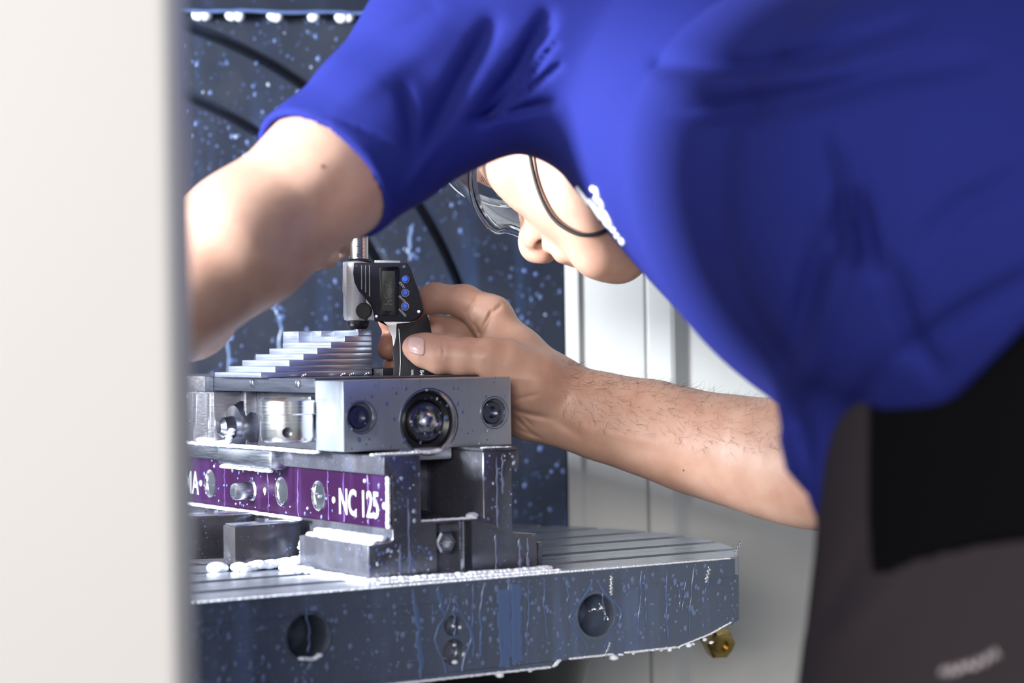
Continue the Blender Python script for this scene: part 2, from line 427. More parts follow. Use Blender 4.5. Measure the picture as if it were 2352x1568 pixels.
def wall_place(dens):
    def f(rg):
        x = rg.uniform(.05, xr - .005); z = rg.uniform(-.28, .35)
        r = math.hypot(x, z)
        if abs(r - R_IN) < .006 or abs(r - R_OUT) < .007: return None
        y = 0 if r < R_IN else (-.002 if r < R_OUT else -.004)
        if rg.random() > dens(x, z): return None
        return (x, y, z), (0, -1, 0), (0, 0, 1)
    return f
drops('coolant_droplets', M['drop'], wall, wall_place(lambda x, z: .35 + .65 * max(0, min(1, (z + .12) / .3))), 2300, .0006, .0027, 3)
drops('coolant_beads', M['dropw'], wall, wall_place(lambda x, z: .6), 150, .0008, .0019, 4, .6, 1.1)
drops('ceiling_edge_drops', M['foam'], wall, lambda rg: ((lambda x: ((x, -.016, .351), (0, -.5, -1), (0, 1, 0)))(.09 + .03 * rg.randint(0, 9) + rg.uniform(-.006, .006))), 26, .0035, .0062, 5, .9, 1.1, power=1)
def runs(name, mt, parent, paths, kind='stuff', nrm=(0, -1, 0)):
    """coolant that ran down a face: flat, slightly domed ribbons of uneven width"""
    bm = bmesh.new(); nv = Vector(nrm); rr_ = random.Random(len(paths))
    for pts, r in paths:
        pts = [Vector(p) for p in pts]; rows = []
        for i, p in enumerate(pts):
            d = (pts[min(i + 1, len(pts) - 1)] - pts[max(i - 1, 0)]).normalized(); sd = d.cross(nv).normalized()
            q = r[i] * rr_.uniform(.55, 1.5) * (.35 if i == 0 else 1)
            rows.append([bm.verts.new(p + sd * q * k + nv * h_ * min(q, .0008)) for k, h_ in ((-1, -.1), (-.6, .32), (.1, .45), (.7, .28), (1.05, -.1))])
        for A, B in zip(rows, rows[1:]):
            for k in range(4): bm.faces.new((A[k], A[k + 1], B[k + 1], B[k]))
    bmesh.ops.recalc_face_normals(bm, faces=bm.faces[:])
    o = link(name, bm_mesh(bm), mt, parent, True)
    if kind: o['kind'] = kind
    return o
rg = random.Random(11); P_ = []
for i in range(70):
    x = rg.uniform(.09, xr - .02); z = rg.uniform(-.05, .25); L = rg.uniform(.03, .16)
    if rg.random() < .5: z -= .12
    pts = []; n = 9; xx = x
    for k in range(n): pts.append((xx, -.0002 if math.hypot(xx, z - L * k / n) < R_IN else -.0024, z - L * k / n)); xx += rg.uniform(-.0022, .0022)
    P_.append((pts, [.0006 + .0011 * rg.random()] * n))
runs('coolant_runs', M['streak'], wall, P_)
bm = bmesh.new()
pts = [(x, -.0225, .3535 + .0005 * math.sin(x * 90)) for x in np.linspace(-.1, xr - .01, 60)]
add_tube(bm, pts, [.0013 + .0008 * abs(math.sin(i * 1.7)) for i in range(60)], 6)
tag(link('edge_film', bm_mesh(bm), M['drop'], wall, True), kind='stuff')

# light grey sheet-metal wall with folds on the right
gw = empty('wall_right', at(1300, 784, 1.79)); tag(gw, kind='structure')
def fold_sheet(name, prof, z0, z1, th=.003):
    bm = bmesh.new(); P2 = prof + [(x, y + th) for x, y in prof[::-1]]
    lo = [bm.verts.new((x, y, z0)) for x, y in P2]; hi = [bm.verts.new((x, y, z1)) for x, y in P2]; n = len(P2)
    for i in range(n): bm.faces.new((lo[i], lo[(i + 1) % n], hi[(i + 1) % n], hi[i]))
    m_ = len(prof)
    for i in range(m_ - 1):
        a, b = i, i + 1; c, d_ = n - 2 - i, n - 1 - i
        bm.faces.new((lo[a], lo[b], lo[c], lo[d_])); bm.faces.new((hi[a], hi[b], hi[c], hi[d_]))
    bmesh.ops.recalc_face_normals(bm, faces=bm.faces[:])
    es = [e for e in bm.edges if abs(e.verts[0].co.z - e.verts[1].co.z) > .5]
    bmesh.ops.bevel(bm, geom=es, offset=.0025, segments=3, affect='EDGES', clamp_overlap=True)
    return link(name, bm_mesh(bm), M['grey'], gw, 40)
fold_sheet('edge_sheet', [(0, .045), (0, -.004), (.012, -.004), (.012, .0), (.066, .002)], -1.0, .9)
fold_sheet('middle_sheet', [(.0665, .010), (.0665, .0015), (.088, .0005), (.100, .012), (.44, .026)], -1.0, .9)
fold_sheet('far_sheet', [(.441, .034), (.441, .022), (1.1, .05)], -1.0, .9)
# the left machine door in the foreground
dr = empty('machine_door', (at(383, 0, .82)[0], .82, 0)); tag(dr, 'off-white machine door panel standing open beside the worker', 'door')
box('door_panel', M['door'], dr, -.75, 0, 0, .03, .25, 2.0, .004, 3)
box('door_edge_profile', M['door'], dr, -.028, .0012, .004, .045, .25, 2.0, .003, 3)
box('door_frame', M['door'], dr, -.75, -.70, .03, .06, 0, 2.0, .003)

blocker = empty('light_blocker_1', (-.23, 1.0, 0)); tag(blocker, kind='structure')     # unseen post added behind the door to keep lamp light off the near flank
box('blocker_post', M['door'], blocker, -.05, .02, -.13, BLOCKER_EDGE - 1.0, 0, 2.0, .003)
# ================================================================== ROTARY TABLE (table millimetres)
ZT = 856
tb = empty('rotary_table', O0, TH); tag(tb, 'round dark steel machine table with T-slots and coolant running down its side', 'machine table')
TC = (68, 122); TR = 262; YF = -52
def disc(z0, z1, r, cham=0, ch2=0):
    bm = bmesh.new(); pr = [(0, z0), (r - cham, z0), (r, z0 + ch2 if cham else z0), (r, z1 - .8), (r - .8, z1), (0, z1)]
    if not cham: pr = [(0, z0), (r, z0), (r, z1 - .8), (r - .8, z1), (0, z1)]
    add_lathe(bm, (TC[0] * .001, TC[1] * .001, 0), (0, 0, 1), [(a * .001, b * .001) for a, b in pr], 128)
    bmesh.ops.recalc_face_normals(bm, faces=bm.faces[:]); return bm_mesh(bm)
def kbox(*a): return box_mesh(*[v_ * .001 for v_ in a])
holes = [cyl_mesh((-.0525, -.09, .8300), (0, 1, 0), .0135, .07), cyl_mesh((.150, -.09, .8262), (0, 1, 0), .0135, .07),
         cyl_mesh((.0455, -.09, .8283), (0, 1, 0), .0062, .045), cyl_mesh((.0457, -.09, .8123), (0, 1, 0), .0080, .045)]
me = boolean(disc(800, 844, TR, 34, 14), [kbox(-400, 500, -400, YF, 700, 900)] + holes)
link('table_disc', me, M['table_side'], tb, 30)
me = boolean(box_mesh(-.135, .117, YF * .001, .25, .7965, .8005), [kbox(-62, -14, -90, -20, 780, 799)])
link('lower_plate', me, M['table_side'], tb, 30)
for hx, hz in ((-52.5, 830), (150, 826.2)):
    lathe('bore_chamfer', M['table_lip'], tb, (hx * .001, (YF + .2) * .001, hz * .001), (0, -1, 0), [(.0150, 0), (.0150, .0006), (.0143, .0006), (.0131, -.0022), (.0136, -.003)], 40, 35, True)
slots = [-12, 38, 88, 138, 188, 238, 288, 338]; edges_ = [YF] + sum([[s_ - 6, s_ + 6] for s_ in slots], []) + [400]
for a, b in zip(edges_[0::2], edges_[1::2]):
    me = boolean(disc(843.5, ZT, TR), [kbox(-400, 600, -400, a, 800, 900), kbox(-400, 600, b, 700, 800, 900)])
    # bottom of each rail is undercut like a T-slot
    link('slot_rail', me, M['steel_top'] if a > YF else M['steel_top'], tb, 30)
# front rail gets the painted-looking wet side: separate apron strip
box('front_apron', M['table_side'], tb, -125, 261, YF - .4, YF + .3, 843, 854.6, 0, 1, .001)
for x, z, r in ((45.5, 828.3, 5.4), (45.7, 812.3, 6.6)):
    lathe('cap_screw', M['chrome'], tb, (x * .001, (YF + 9) * .001, z * .001), (0, -1, 0), [(0, -.01), (r * .001, -.01), (r * .001, .002), (r * .00088, .0032), (r * .00052, .0032), (r * .00045, .0012), (0, .0012)], 24)
lathe('swivel_hub', M['black'], tb, (TC[0] * .001, TC[1] * .001, .55), (0, 0, 1), [(.12, 0), (.12, .17), (.15, .20), (.165, .2475)], 64)
lathe('pedestal', M['seam'], tb, (TC[0] * .001, TC[1] * .001, 0), (0, 0, 1), [(.24, 0), (.24, .05), (.16, .09), (.15, .56)], 48)
prism('swivel_arm', M['black'], tb, [(.10, -.10, .74), (.20, -.10, .72), (.26, -.10, .70), (.26, -.10, .60), (.0, -.10, .60), (.0, -.10, .79), (.09, -.10, .79)], (0, .25, 0), .006)
def tplace(rg):
    x = rg.uniform(-135, 262); z = rg.uniform(803, 853)
    if x > 120 and z < 812: return None
    for hx, hz, hr in ((-52.5, 830, 15), (150, 826, 15), (45.5, 828, 8), (45.7, 812, 10)):
        if math.hypot(x - hx, z - hz) < hr: return None
    return (x * .001, (YF - .4) * .001, z * .001), (0, -1, 0), (0, 0, 1)
drops('coolant_droplets', M['drop2'], tb, tplace, 620, .0003, .0017, 21, .15, 1.6)
rg = random.Random(5); P_ = []
def run_at(x, z0, z1, r, wob=.8, n=14):
    pts = []; xx = x
    for k in range(n): pts.append((xx * .001, (YF - .5) * .001, (z0 + (z1 - z0) * k / (n - 1)) * .001)); xx += rg.uniform(-wob, wob)
    P_.append((pts, [r * .001 * rg.uniform(.8, 1.25) for _ in range(n)]))
run_at(18, 853, 799, 1.5, 1.2); run_at(36, 853, 836, 1.4, 1.0)
for a in (-1, 1):    # runs parting round the holes
    for hx, hz, hr, top, bot in ((45.6, 822, 9.5, 846, 800), (150, 826, 16.5, 850, 805)):
        pts = []
        for k in range(14):
            t_ = k / 13; z = top + (bot - top) * t_; wv = hr * math.exp(-((z - hz) / 13) ** 2) + 1.2 + 4 * t_
            pts.append(((hx + a * wv) * .001, (YF - .5) * .001, z * .001))
        P_.append((pts, [.0005 + .0004 * rg.random() for _ in range(14)]))
for i in range(7): run_at(79 + i * 2.3, 853 - rg.uniform(0, 6), 799 + rg.uniform(0, 10), rg.uniform(1.2, 2.2), .5)
for hx in (60, 68, 100, 112, 186, 205, 228): run_at(hx, 852, rg.uniform(806, 822), rg.uniform(.4, .8), 1.0)
for i in range(12): run_at(rg.uniform(-130, 255), rg.uniform(840, 853), rg.uniform(812, 838), rg.uniform(.3, .6), .8)
runs('coolant_runs', M['streak'], tb, P_)

# ================================================================== VISE
vi = empty('machine_vise', O0, TH); tag(vi, 'steel machine vise with a purple NC 125 side plate bolted on the table', 'vise')
vi.location.z = 0
def vbox(name, m, *a, bev=.8, parent=vi): return box(name, m, parent, *a, bev, 2, .001)
def kcyl(x, y, z, d, r, h, n=32): return cyl_mesh((x * .001, y * .001, z * .001), d, r * .001, h * .001, n)
# body: channel section with flanges and feet
bm = bmesh.new(); prof = [(0, 856.2), (121, 856.2), (121, 878), (104, 879.5), (103, 881), (103, 920), (108.5, 920), (108.5, 931.5), (82, 931.5), (82, 890), (37, 890), (37, 931.5), (11.5, 931.5), (11.5, 920), (17, 920), (17, 881), (16, 879.5), (0, 878)]
prism_pts = [(x * .001, -.030, z * .001) for x, z in prof]
me = prism('tmp', M['steel_dark'], None, prism_pts, (0, .342, 0), .0008).data
bpy.data.objects.remove(bpy.data.objects['tmp'])
cut = [kbox(-20, 17, 63, 400, 850, 886), kbox(103, 160, 63, 400, 850, 886), kbox(47.5, 64, -60, -18, 850, 889), kbox(67, 73, -60, -22, 850, 889),
       kcyl(60, -60, 905, (0, 1, 0), .1, 5)] + [kcyl(5, y, 902.5, (1, 0, 0), 8.2, 30) for y in (234, 119, 65)]
body = link('vise_body', boolean(me, cut), M['steel_dark'], vi, 35)
vbox('channel_back', M['steel_dark'], 37, 82, 40, 60, 889, 931, bev=.3)
lathe('cap_screw', M['steel'], vi, (.056, -.019, .8765), (0, -1, 0), [(0, 0), (.0075, 0), (.0075, .008), (.006, .009), (.0040, .009), (.0036, .004), (0, .004)], 6)
vbox('key_strip', M['steel'], 64.2, 67, -30.6, -18, 857, 889.5, bev=.3)
# side plate with bores
me = boolean(kbox(15.4, 17.2, -28.5, 312, 887.3, 919.6), [kcyl(5, y, 902.5, (1, 0, 0), 8.6, 30) for y in (234, 119, 65)])
pl = link('side_plate', me, M['purple'], vi, 30)
for y in (234, 119, 65):
    lathe('bore_ring', M['chrome'], pl, (.0148, y * .001, .9025), (1, 0, 0), [(.0098, .001), (.0098, 0), (.0090, -.0002), (.0072, .0035), (.0070, .016), (0, .0161), (0, .018), (.0098, .018)], 32)
lathe('side_pin', M['steel'], pl, (.0172, .166, .901), (-1, 0, 0), [(.0075, -.002), (.0075, .002), (.0060, .003), (.0060, .014), (.0048, .016), (.0030, .0165), (0, .0165)], 24)
text_obj('lettering', 'NC 125', M['letter'], pl, (.0153, .0370, .8930), (0, -1, 0), (0, 0, 1), .0160, .0004, .72, .015)
text_obj('lettering', 'OMA', M['letter'], pl, (.0153, .2960, .8940), (0, -1, 0), (0, 0, 1), .0160, .0004, .80, .015)
for y, z in ((44, 901), (-23, 901), (251, 902), (145, 902)):
    lathe('dot', M['letter'], pl, (.0153, y * .001, z * .001), (-1, 0, 0), [(0, -.001), (.0021, -.001), (.0021, .0003), (0, .0003)], 16)
# front jaw
me = boolean(box_mesh(0, .122, 0, .038, .9335, .9773, .0007), [kcyl(12.6, -5, 954.6, (0, 1, 0), 9.6, 13), kcyl(60.8, -5, 950.2, (0, 1, 0), 20.2, 17, 48), kcyl(109.2, -5, 954.6, (0, 1, 0), 9.2, 13)])
jw = link('front_jaw', me, M['jaw'], vi, 35)
for x in (12.6, 109.2):
    lathe('bore_chamfer', M['chrome'], jw, (x * .001, .0004, .9546), (0, -1, 0), [(.0106, 0), (.0106, .0006), (.0100, .0006), (.0088, -.002), (.0094, -.003)], 32, 35, True)
    lathe('jaw_screw', M['screw'], jw, (x * .001, .008, .9546), (0, -1, 0), [(0, -.002), (.0074, -.002), (.0074, .0045), (.0066, .0054), (.0040, .0054), (.0036, .002), (0, .002)], 24)
lathe('bore_chamfer', M['chrome'], jw, (.0608, .0004, .9502), (0, -1, 0), [(.0214, 0), (.0214, .0006), (.0206, .0006), (.0192, -.002), (.0200, -.003)], 48, 35, True)
lathe('spindle_ring', M['black'], jw, (.0608, .012, .9502), (0, -1, 0), [(.0196, -.002), (.0196, .007), (.0170, .008), (.0140, .006), (.0138, -.002)], 48)
lathe('spindle_head', M['chrome'], jw, (.0608, .012, .9502), (0, -1, 0), [(0, -.002), (.0136, -.002), (.0136, .006), (.0118, .009), (.0100, .009), (.0088, .003), (0, .003)], 48)
lathe('spindle_hex', M['steel'], jw, (.0608, .010, .9502), (0, -1, 0), [(0, -.002), (.0078, -.002), (.0078, .007), (.0060, .010), (.003, .0115), (0, .012)], 6)
vbox('jaw_wedge', M['jaw'], 40, 78, 1, 36, 926, 934, bev=1.5)
# upper slide behind the front jaw, collar, rear jaw
vbox('slide_plate', M['dark_jaw'], 0, 122, 38.4, 192, 969.5, 978.6, bev=.6)
vbox('carriage', M['steel_dark'], 20, 102, 38.4, 192, 931.7, 969.4, bev=.5)
vbox('carriage_cheek', M['steel'], 12, 20, 38.2, 60, 931.7, 969.4, bev=.5)
vbox('carriage_post', M['jaw_rear'], 12, 20, 166, 170, 931.7, 969.4, bev=.5)
lathe('lock_collar', M['collar'], vi, (-.0075, .0570, .9385), (0, 0, 1), [(.0160, 0), (.0185, .001), (.0196, .004), (.0196, .0175), (.0203, .0182), (.0203, .0262), (.0196, .0270), (.0175, .0285), (0, .0285)], 48)
cdir = Vector((-.55, -.83, 0)).normalized(); cp = Vector((-.0075, .0570, .9452)) + cdir * .0185
lathe('set_screw', M['black'], vi, cp, cdir, [(0, 0), (.0032, 0), (.0032, .0022), (.0024, .0016), (0, .0010)], 20)
lathe('collar_stud', M['steel'], vi, (.0205, .060, .9520), (-1, 0, 0), [(0, 0), (.007, 0), (.007, .02), (0, .02)], 20)
lathe('clamp_wheel', M['screw'], vi, (.021, .1805, .9440), (-1, 0, 0), [(0, 0), (.0175, 0), (.0180, .006), (.0150, .012), (.0080, .013), (.0070, .020), (.004, .023), (0, .0235)], 32)
lathe('slot_screw', M['chrome'], vi, (.013, .0505, .9625), (-1, 0, 0), [(0, 0), (.0045, 0), (.0045, .004), (.003, .006), (0, .0065)], 20)
rj = vbox('rear_jaw', M['jaw_rear'], 0, 122, 192.4, 311, 932, 968.4, bev=.8)
vbox('rear_jaw_plate', M['jaw_rear'], -.5, 122, 206, 311, 968.6, 979.4, bev=.5)
vbox('rear_jaw_tip', M['dark_jaw'], -.8, 122, 192.2, 205.6, 968.6, 978.8, bev=.5)
for y0, y1, y2 in ((199, 204, 200.2), (222, 227, 225.4)):      # tapered key strips let into the rear jaw
    prism('taper_key', M['steel'], vi, [(-.0016, y0 * .001, .967), (-.0016, y1 * .001, .967), (-.0016, y2 * .001, .9335)], (.003, 0, 0), .0003)
vbox('guide_ledge', M['steel'], 2, 17, 108, 195, 917.5, 931, bev=4)
vbox('rear_ledge', M['steel'], 4, 17, 195, 311, 922, 932, bev=1)
vbox('right_jaw_support', M['steel_dark'], 82.3, 108, -29, 60, 931.6, 933.6, bev=.4)
vbox('stop_block', M['black'], 108.8, 128, 60, 84, 856.2, 900, bev=.5)
vbox('right_foot_shoe', M['steel_dark'], 122, 128, -25, 40, 856.2, 872, bev=.6)
for x, y in ((-.4, 60), (-.4, 128)):
    lathe('plate_screw', M['chrome'], vi, (x * .001, y * .001, .9750), (-1, 0, 0), [(0, -.002), (.0028, -.002), (.0028, .0012), (.0018, .0018), (0, .0018)], 16)
# blocks clamped to the table beside the vise
def blk(name, label, x0, x1, y0, y1, h):
    e = empty(name, vw((x0 + x1) / 2, (y0 + y1) / 2, ZT), TH)
    tag(e, label, 'clamp block')
    a, b = (x1 - x0) / 2, (y1 - y0) / 2
    box('block_body', M['block'], e, -a, a, -b, b, 0, h, .8, 2, .001)
    box('top_pad', M['steel'], e, -a + 1, a - 1, -b + 1, b - 1, h - .1, h + 1.2, .4, 2, .001)
    lathe('block_bolt', M['screw'], e, (0, 0, (h + 1.1) * .001), (0, 0, 1), [(.0045, 0), (.0045, .0022), (.0025, .0026), (.0025, .001), (0, .001)], 6)
    return e
blk('clamp_block', 'dark steel clamp block with a copper scratch under the purple plate', -36.5, 10.5, 82, 100, 28.5)
blk('clamp_block', 'droplet-covered steel clamp block at the far end of the vise foot', -42, 10.5, 150, 178, 30)
sc_ = empty('swarf_rod', vw(-30, 130, ZT), TH); tag(sc_, 'thin aluminium offcut lying on the table near the clamp blocks', 'offcut')
bm = bmesh.new(); add_tube(bm, [(-.034, .012, .0022), (.0, .001, .0024), (.018, -.005, .0022)], .0018, 6)
link('offcut_body', bm_mesh(bm), M['steel'], sc_, 40)

# ================================================================== WORKPIECE
wp = empty('stepped_workpiece', vw(36, 140, 978.8), TH); tag(wp, 'milled aluminium workpiece cut as a flight of eight steps in the vise', 'workpiece')
wl = lambda x, y, z: ((x - 36) * .001, (y - 140) * .001, (z - 978.8) * .001)
xs = [-5.5 + 10.35 * k for k in range(8)]; zs = [982.3 + 3.86 * (k) for k in range(8)]
for k in range(8):          # one block per tread
    y1 = 178 if k < 5 else (178 if k == 5 else (154 if k == 6 else 140))
    a = wl(xs[k], 105, 978.8 if k == 0 else zs[k - 1]); b = wl(77.4, y1, zs[k])
    box('step', M['alu'], wp, a[0], b[0], a[1], b[1], a[2], b[2], .0004, 2)
a = wl(xs[5] + .3, 153.8, zs[5]); b = wl(77.2, 178, zs[7]); box('rear_block', M['alu'], wp, a[0], b[0], a[1], b[1], a[2], b[2], .0004)
a = wl(xs[6] + .3, 139.8, zs[6]); b = wl(77.2, 154, zs[7]); box('middle_block', M['alu'], wp, a[0], b[0], a[1], b[1], a[2], b[2], .0004)
# triangular wedge and black rest beside it
vbox('work_rest', M['black'], 78.2, 119, 92, 150, 978.0, 983.2, bev=.4)
# loose metal chips
def chip(label, p, d, L, r, turns, group=None, wire=.00035):
    e = empty('metal_chip', p); tag(e, label, 'metal chip', group)
    u, v, d = frame(d); bm = bmesh.new(); pts = []
    n = int(turns * 10) + 2
    for k in range(n):
        a = k / 10 * 2 * math.pi; q = u * math.cos(a) * r + v * math.sin(a) * r + d * (L * k / (n - 1)); pts.append(q - u * r)
    add_tube(bm, pts, wire, 5); link('curl', bm_mesh(bm), M['chrome'], e, True)
    return e
chip('curled silver chip standing up on the right rim of the table', at(1688, 1272, 1.452), (.45, 0, .9), .010, .0008, 4)
chip('twisted chip hanging down the table side above the right bore', at(1404, 1322, 1.352), (-.03, -.05, -1), .012, .0009, 6)
chip('short curled chip on the table side near its chamfered corner', at(1630, 1302, 1.383), (-.25, -.1, -.9), .010, .0011, 4)
chip('chip curl caught inside the right bore of the table', at(1377, 1385, 1.366), (.5, .1, -1), .012, .0006, 3)
chip('chip bent across the right bore of the table', at(1352, 1402, 1.362), (1, .1, .1), .010, .0007, 2)
chip('chip sticking out from the drip under the table edge', at(1388, 1510, 1.352), (.35, 0, .9), .010, .0006, 3)
chip('straight chip dangling from the lower right rim of the table', at(1685, 1380, 1.44), (-.06, 0, -1), .016, .0005, 5)
for k, (x, y) in enumerate(((700, 858), (773, 857), (799, 857), (832, 855))):
    chip('tiny bright chip at the workpiece foot below its %s step' % ('third', 'fifth', 'sixth', 'seventh')[k], vw(*[(20, 96, 979.6), (50, 98, 979.6), (56, 97, 979.6), (68, 98, 979.6)][k]), (1, .3, .2), .003, .0008, 2, 'tiny chips along the workpiece foot', .0005)

# coolant foam lying in the corners (nobody could count it)
def foam_mesh(name, strands, parent, h=.0011):
    """strands: list of (points, radius); soft lumpy rope of foam"""
    sph = []
    rg = random.Random(len(strands))
    for pts, r in strands:
        pts = [np.asarray(p, float) for p in pts]
        for a, b in zip(pts, pts[1:]):
            L = np.linalg.norm(b - a); n = max(2, int(L / (r * .32)))
            for k in range(n): sph.append((a + (b - a) * k / n + np.array([rg.uniform(-.3, .3), rg.uniform(-.3, .3), rg.uniform(-.12, .12)]) * r, r * rg.uniform(.75, 1.15)))
    C_ = np.array([s[0] for s in sph]); R_ = np.array([s[1] for s in sph])
    V = []; Fc = []
    bm = bmesh.new(); bmesh.ops.create_icosphere(bm, subdivisions=2, radius=1); bv = np.array([v.co[:] for v in bm.verts]); bf = np.array([[v.index for v in f.verts] for f in bm.faces]); bm.free()
    for c_, r in zip(C_, R_): Fc.append(bf + len(V) * len(bv)); V.append(c_ + bv * r * np.array([1.15, 1.15, .62]))
    o = link(name, mesh_np(name, np.concatenate(V), np.concatenate(Fc)), M['foam'], parent, True); o['kind'] = 'stuff'
    return o
q = lambda x, y, z: np.array([x, y, z]) * .001
fo = foam_mesh('coolant_foam', [
    ([q(-1, -33, 857), q(30, -36, 857), q(60, -37, 857), q(100, -38, 857), q(126, -38, 857)], .0024),
    ([q(-3, -48, 857), q(60, -50, 856.6), q(125, -50, 856.4)], .0013),
    ([q(-2, 62, 857), q(-4, 30, 857), q(-3, -10, 857), q(-2, -30, 857)], .0028),
    ([q(-36, 80, 858), q(-20, 79, 859), q(0, 79, 860), q(8, 70, 862)], .0048), ([q(8, 72, 864), q(6, 70, 874)], .003),
    ([q(-43, 92, 858), q(-44, 95, 858)], .006), ([q(-4, 40, 858), q(-12, 60, 858), q(4, 70, 859)], .0035),
    ([q(12, 60, 881), q(12, 20, 881), q(12, -26, 881)], .0030), ([q(6, 61, 879), q(4, 20, 879), q(4, -27, 879)], .0022),
    ([q(9, 80, 887), q(10, 160, 887), q(10, 300, 887)], .0018),
    ([q(14.5, -29, 888), q(14.5, -29.5, 919)], .0012),
    ([q(1.5, 40, 932), q(3, 100, 932), q(2, 190, 932), q(1, 300, 932)], .0020), ([q(5, -27, 932.6), q(36, -28, 932.6)], .0012),
    ([q(84, -26, 933.5), q(106, -27, 933)], .0014), ([q(40, -26, 890.5), q(78, -27, 890.5)], .0013), ([q(76, -24, 891), q(80, -20, 892)], .003),
    ([q(50, 2, 932), q(60, 0, 931), q(70, 2, 932)], .0022), ([q(-1, 195, 934), q(-1, 215, 935)], .0026),
    ([q(2, 195, 933), q(0, 170, 935), q(1, 166, 944)], .002), ([q(3, 110, 917), q(4, 190, 917)], .0016),
    ([q(-1, 255, 937), q(-1, 300, 937)], .0016),
], None)
fo.name = 'coolant_foam'; fo.location = O0; fo.rotation_euler = (0, 0, TH)
tag(fo, 'white coolant foam lying along the vise foot and table edge', 'foam')
# rims of foam and hanging drips under the table edge
strands = [([q(x, YF - 1.2, (796.8 if x < 117 else 800.5) + .2) for x in range(-6, 118, 8)], .0013), ([q(117, YF - 1, 797), q(122, YF - 1, 801)], .0012),
           ([q(x, YF - 1.2, 800.8) for x in range(130, 165, 8)], .0012), ([q(x, YF - 1, 800.8) for x in range(172, 214, 8)], .0012), ([q(214, YF - 1, 801), q(240, YF - .5, 807), q(257, YF, 813)], .0008),
           ([q(x, YF - .6, 855.2) for x in range(-130, 262, 9)], .0009), ([q(-58, YF - 1, 818), q(-50, YF - .5, 816.6), q(-44, YF - .5, 819)], .0016)]
tf = foam_mesh('coolant_film', strands, tb)
dr_ = []
for i, (x, zz, r) in enumerate(((78, 795, 3.2), (100, 795.6, 2.0), (163, 798.5, 4.0), (168, 799.6, 2.4), (178, 799.5, 1.8), (200, 799.4, 1.5), (206, 799.2, 2.6), (214, 800, 1.6), (222, 800.6, 2.6), (226, 801, 1.6), (235, 803.4, 2.2), (240, 801, 2.0), (46, 816.2, 1.7), (45.6, 806, 2.4))):
    dr_.append(([q(x, YF - .8, zz + .6), q(x, YF - .8, zz - r * .2)], r * .0007))
foam_mesh('hanging_drips', dr_, tb)
# splashes on the vise
def vplace(rg):
    k = rg.random()
    if k < .18: return tuple(q(rg.uniform(2, 120), -.05, rg.uniform(935, 975))), (0, -1, 0), (0, 0, 1)
    if k < .42: return tuple(q(rg.choice((rg.uniform(18, 36), rg.uniform(83, 107))), -30.1, rg.uniform(882, 930))), (0, -1, 0), (0, 0, 1)
    if k < .70: return tuple(q(15.3, rg.uniform(-28, 300), rg.uniform(888, 919))), (-1, 0, 0), (0, 0, 1)
    if k < .85: return tuple(q(-.1, rg.uniform(195, 300), rg.uniform(934, 978))), (-1, 0, 0), (0, 0, 1)
    return tuple(q(rg.uniform(0, 45), -30.1, rg.uniform(858, 878))), (0, -1, 0), (0, 0, 1)
drops('coolant_droplets', M['drop'], vi, vplace, 260, .0004, .0014, 31, .4, 1.5)
drops('coolant_beads', M['dropw'], vi, vplace, 90, .0005, .0013, 33, .6, 1.3)
P_ = []
for x, z0, z1 in ((92, 928, 884), (96, 930, 905), (28, 905, 860), (90, 880, 858), (108, 876, 858), (114, 876, 858), (22, 878, 859)):
    P_.append(([tuple(q(x + rnd.uniform(-.7, .7), -30.3, z0 + (z1 - z0) * k / 9)) for k in range(10)], [rnd.uniform(.0004, .0011) for _ in range(10)]))
runs('coolant_runs', mat('grey_coolant_run', (.17, .21, .34), .2), vi, P_); P_ = []
for y in (52, -2, 95, 30, 140, 210):
    P_.append(([tuple(q(15.2, y + rnd.uniform(-.8, .8), 919 - 31 * k / 9)) for k in range(10)], [rnd.uniform(.0003, .0007) for _ in range(10)]))
runs('coolant_runs', mat('violet_coolant_run', (.12, .06, .22), .2), vi, P_, 'stuff', (-1, 0, 0))
# brass nozzle below the table
bf = empty('brass_fitting', at(1655, 1478, 1.62)); tag(bf, 'brass hose fitting under the right edge of the table', 'fitting')
dn = (.35, -.9, -.2)
lathe('hex_nut', M['brass'], bf, (-.004, .012, .002), dn, [(.0105, 0), (.0118, .002), (.0118, .013), (.0100, .015)], 6)
lathe('nozzle_ring', M['brass'], bf, (0, 0, 0), dn, [(.0092, 0), (.0092, .004), (.006, .005), (.0042, .005), (.004, .0), (0, .0)], 24)
lathe('pipe', M['brass'], bf, (-.006, .016, .003), (-.35, .9, .2), [(.007, 0), (.007, .15)], 20)

# ================================================================== MICROMETER
DM = 1.462; KM = DM / F
mc = empty('digital_micrometer', at(960, 866, DM)); tag(mc, 'digital micrometer with blue buttons held over the stepped workpiece', 'micrometer')
mo = Vector(at(960, 866, DM)); X_ = Vector(CR); Z_ = Vector(CU); Y_ = Vector((0, 1, 0))
def mp(px, py, dy=0.0):      # a point on the gauge, dy in mm behind its middle plane
    return Vector(at(px, py, DM)) - mo + Y_ * dy * .001
def mprism(name, m, pts, y0, y1, bev=.4, parent=mc, seg=2): return prism(name, m, parent, [mp(x, y, y0) for x, y in pts], Y_ * ((y1 - y0) * .001), bev * .001, seg)
def arc(cx, cy, r, a0, a1, n): return [(cx + r * math.cos(math.radians(a0 + (a1 - a0) * i / n)), cy + r * math.sin(math.radians(a0 + (a1 - a0) * i / n))) for i in range(n + 1)]
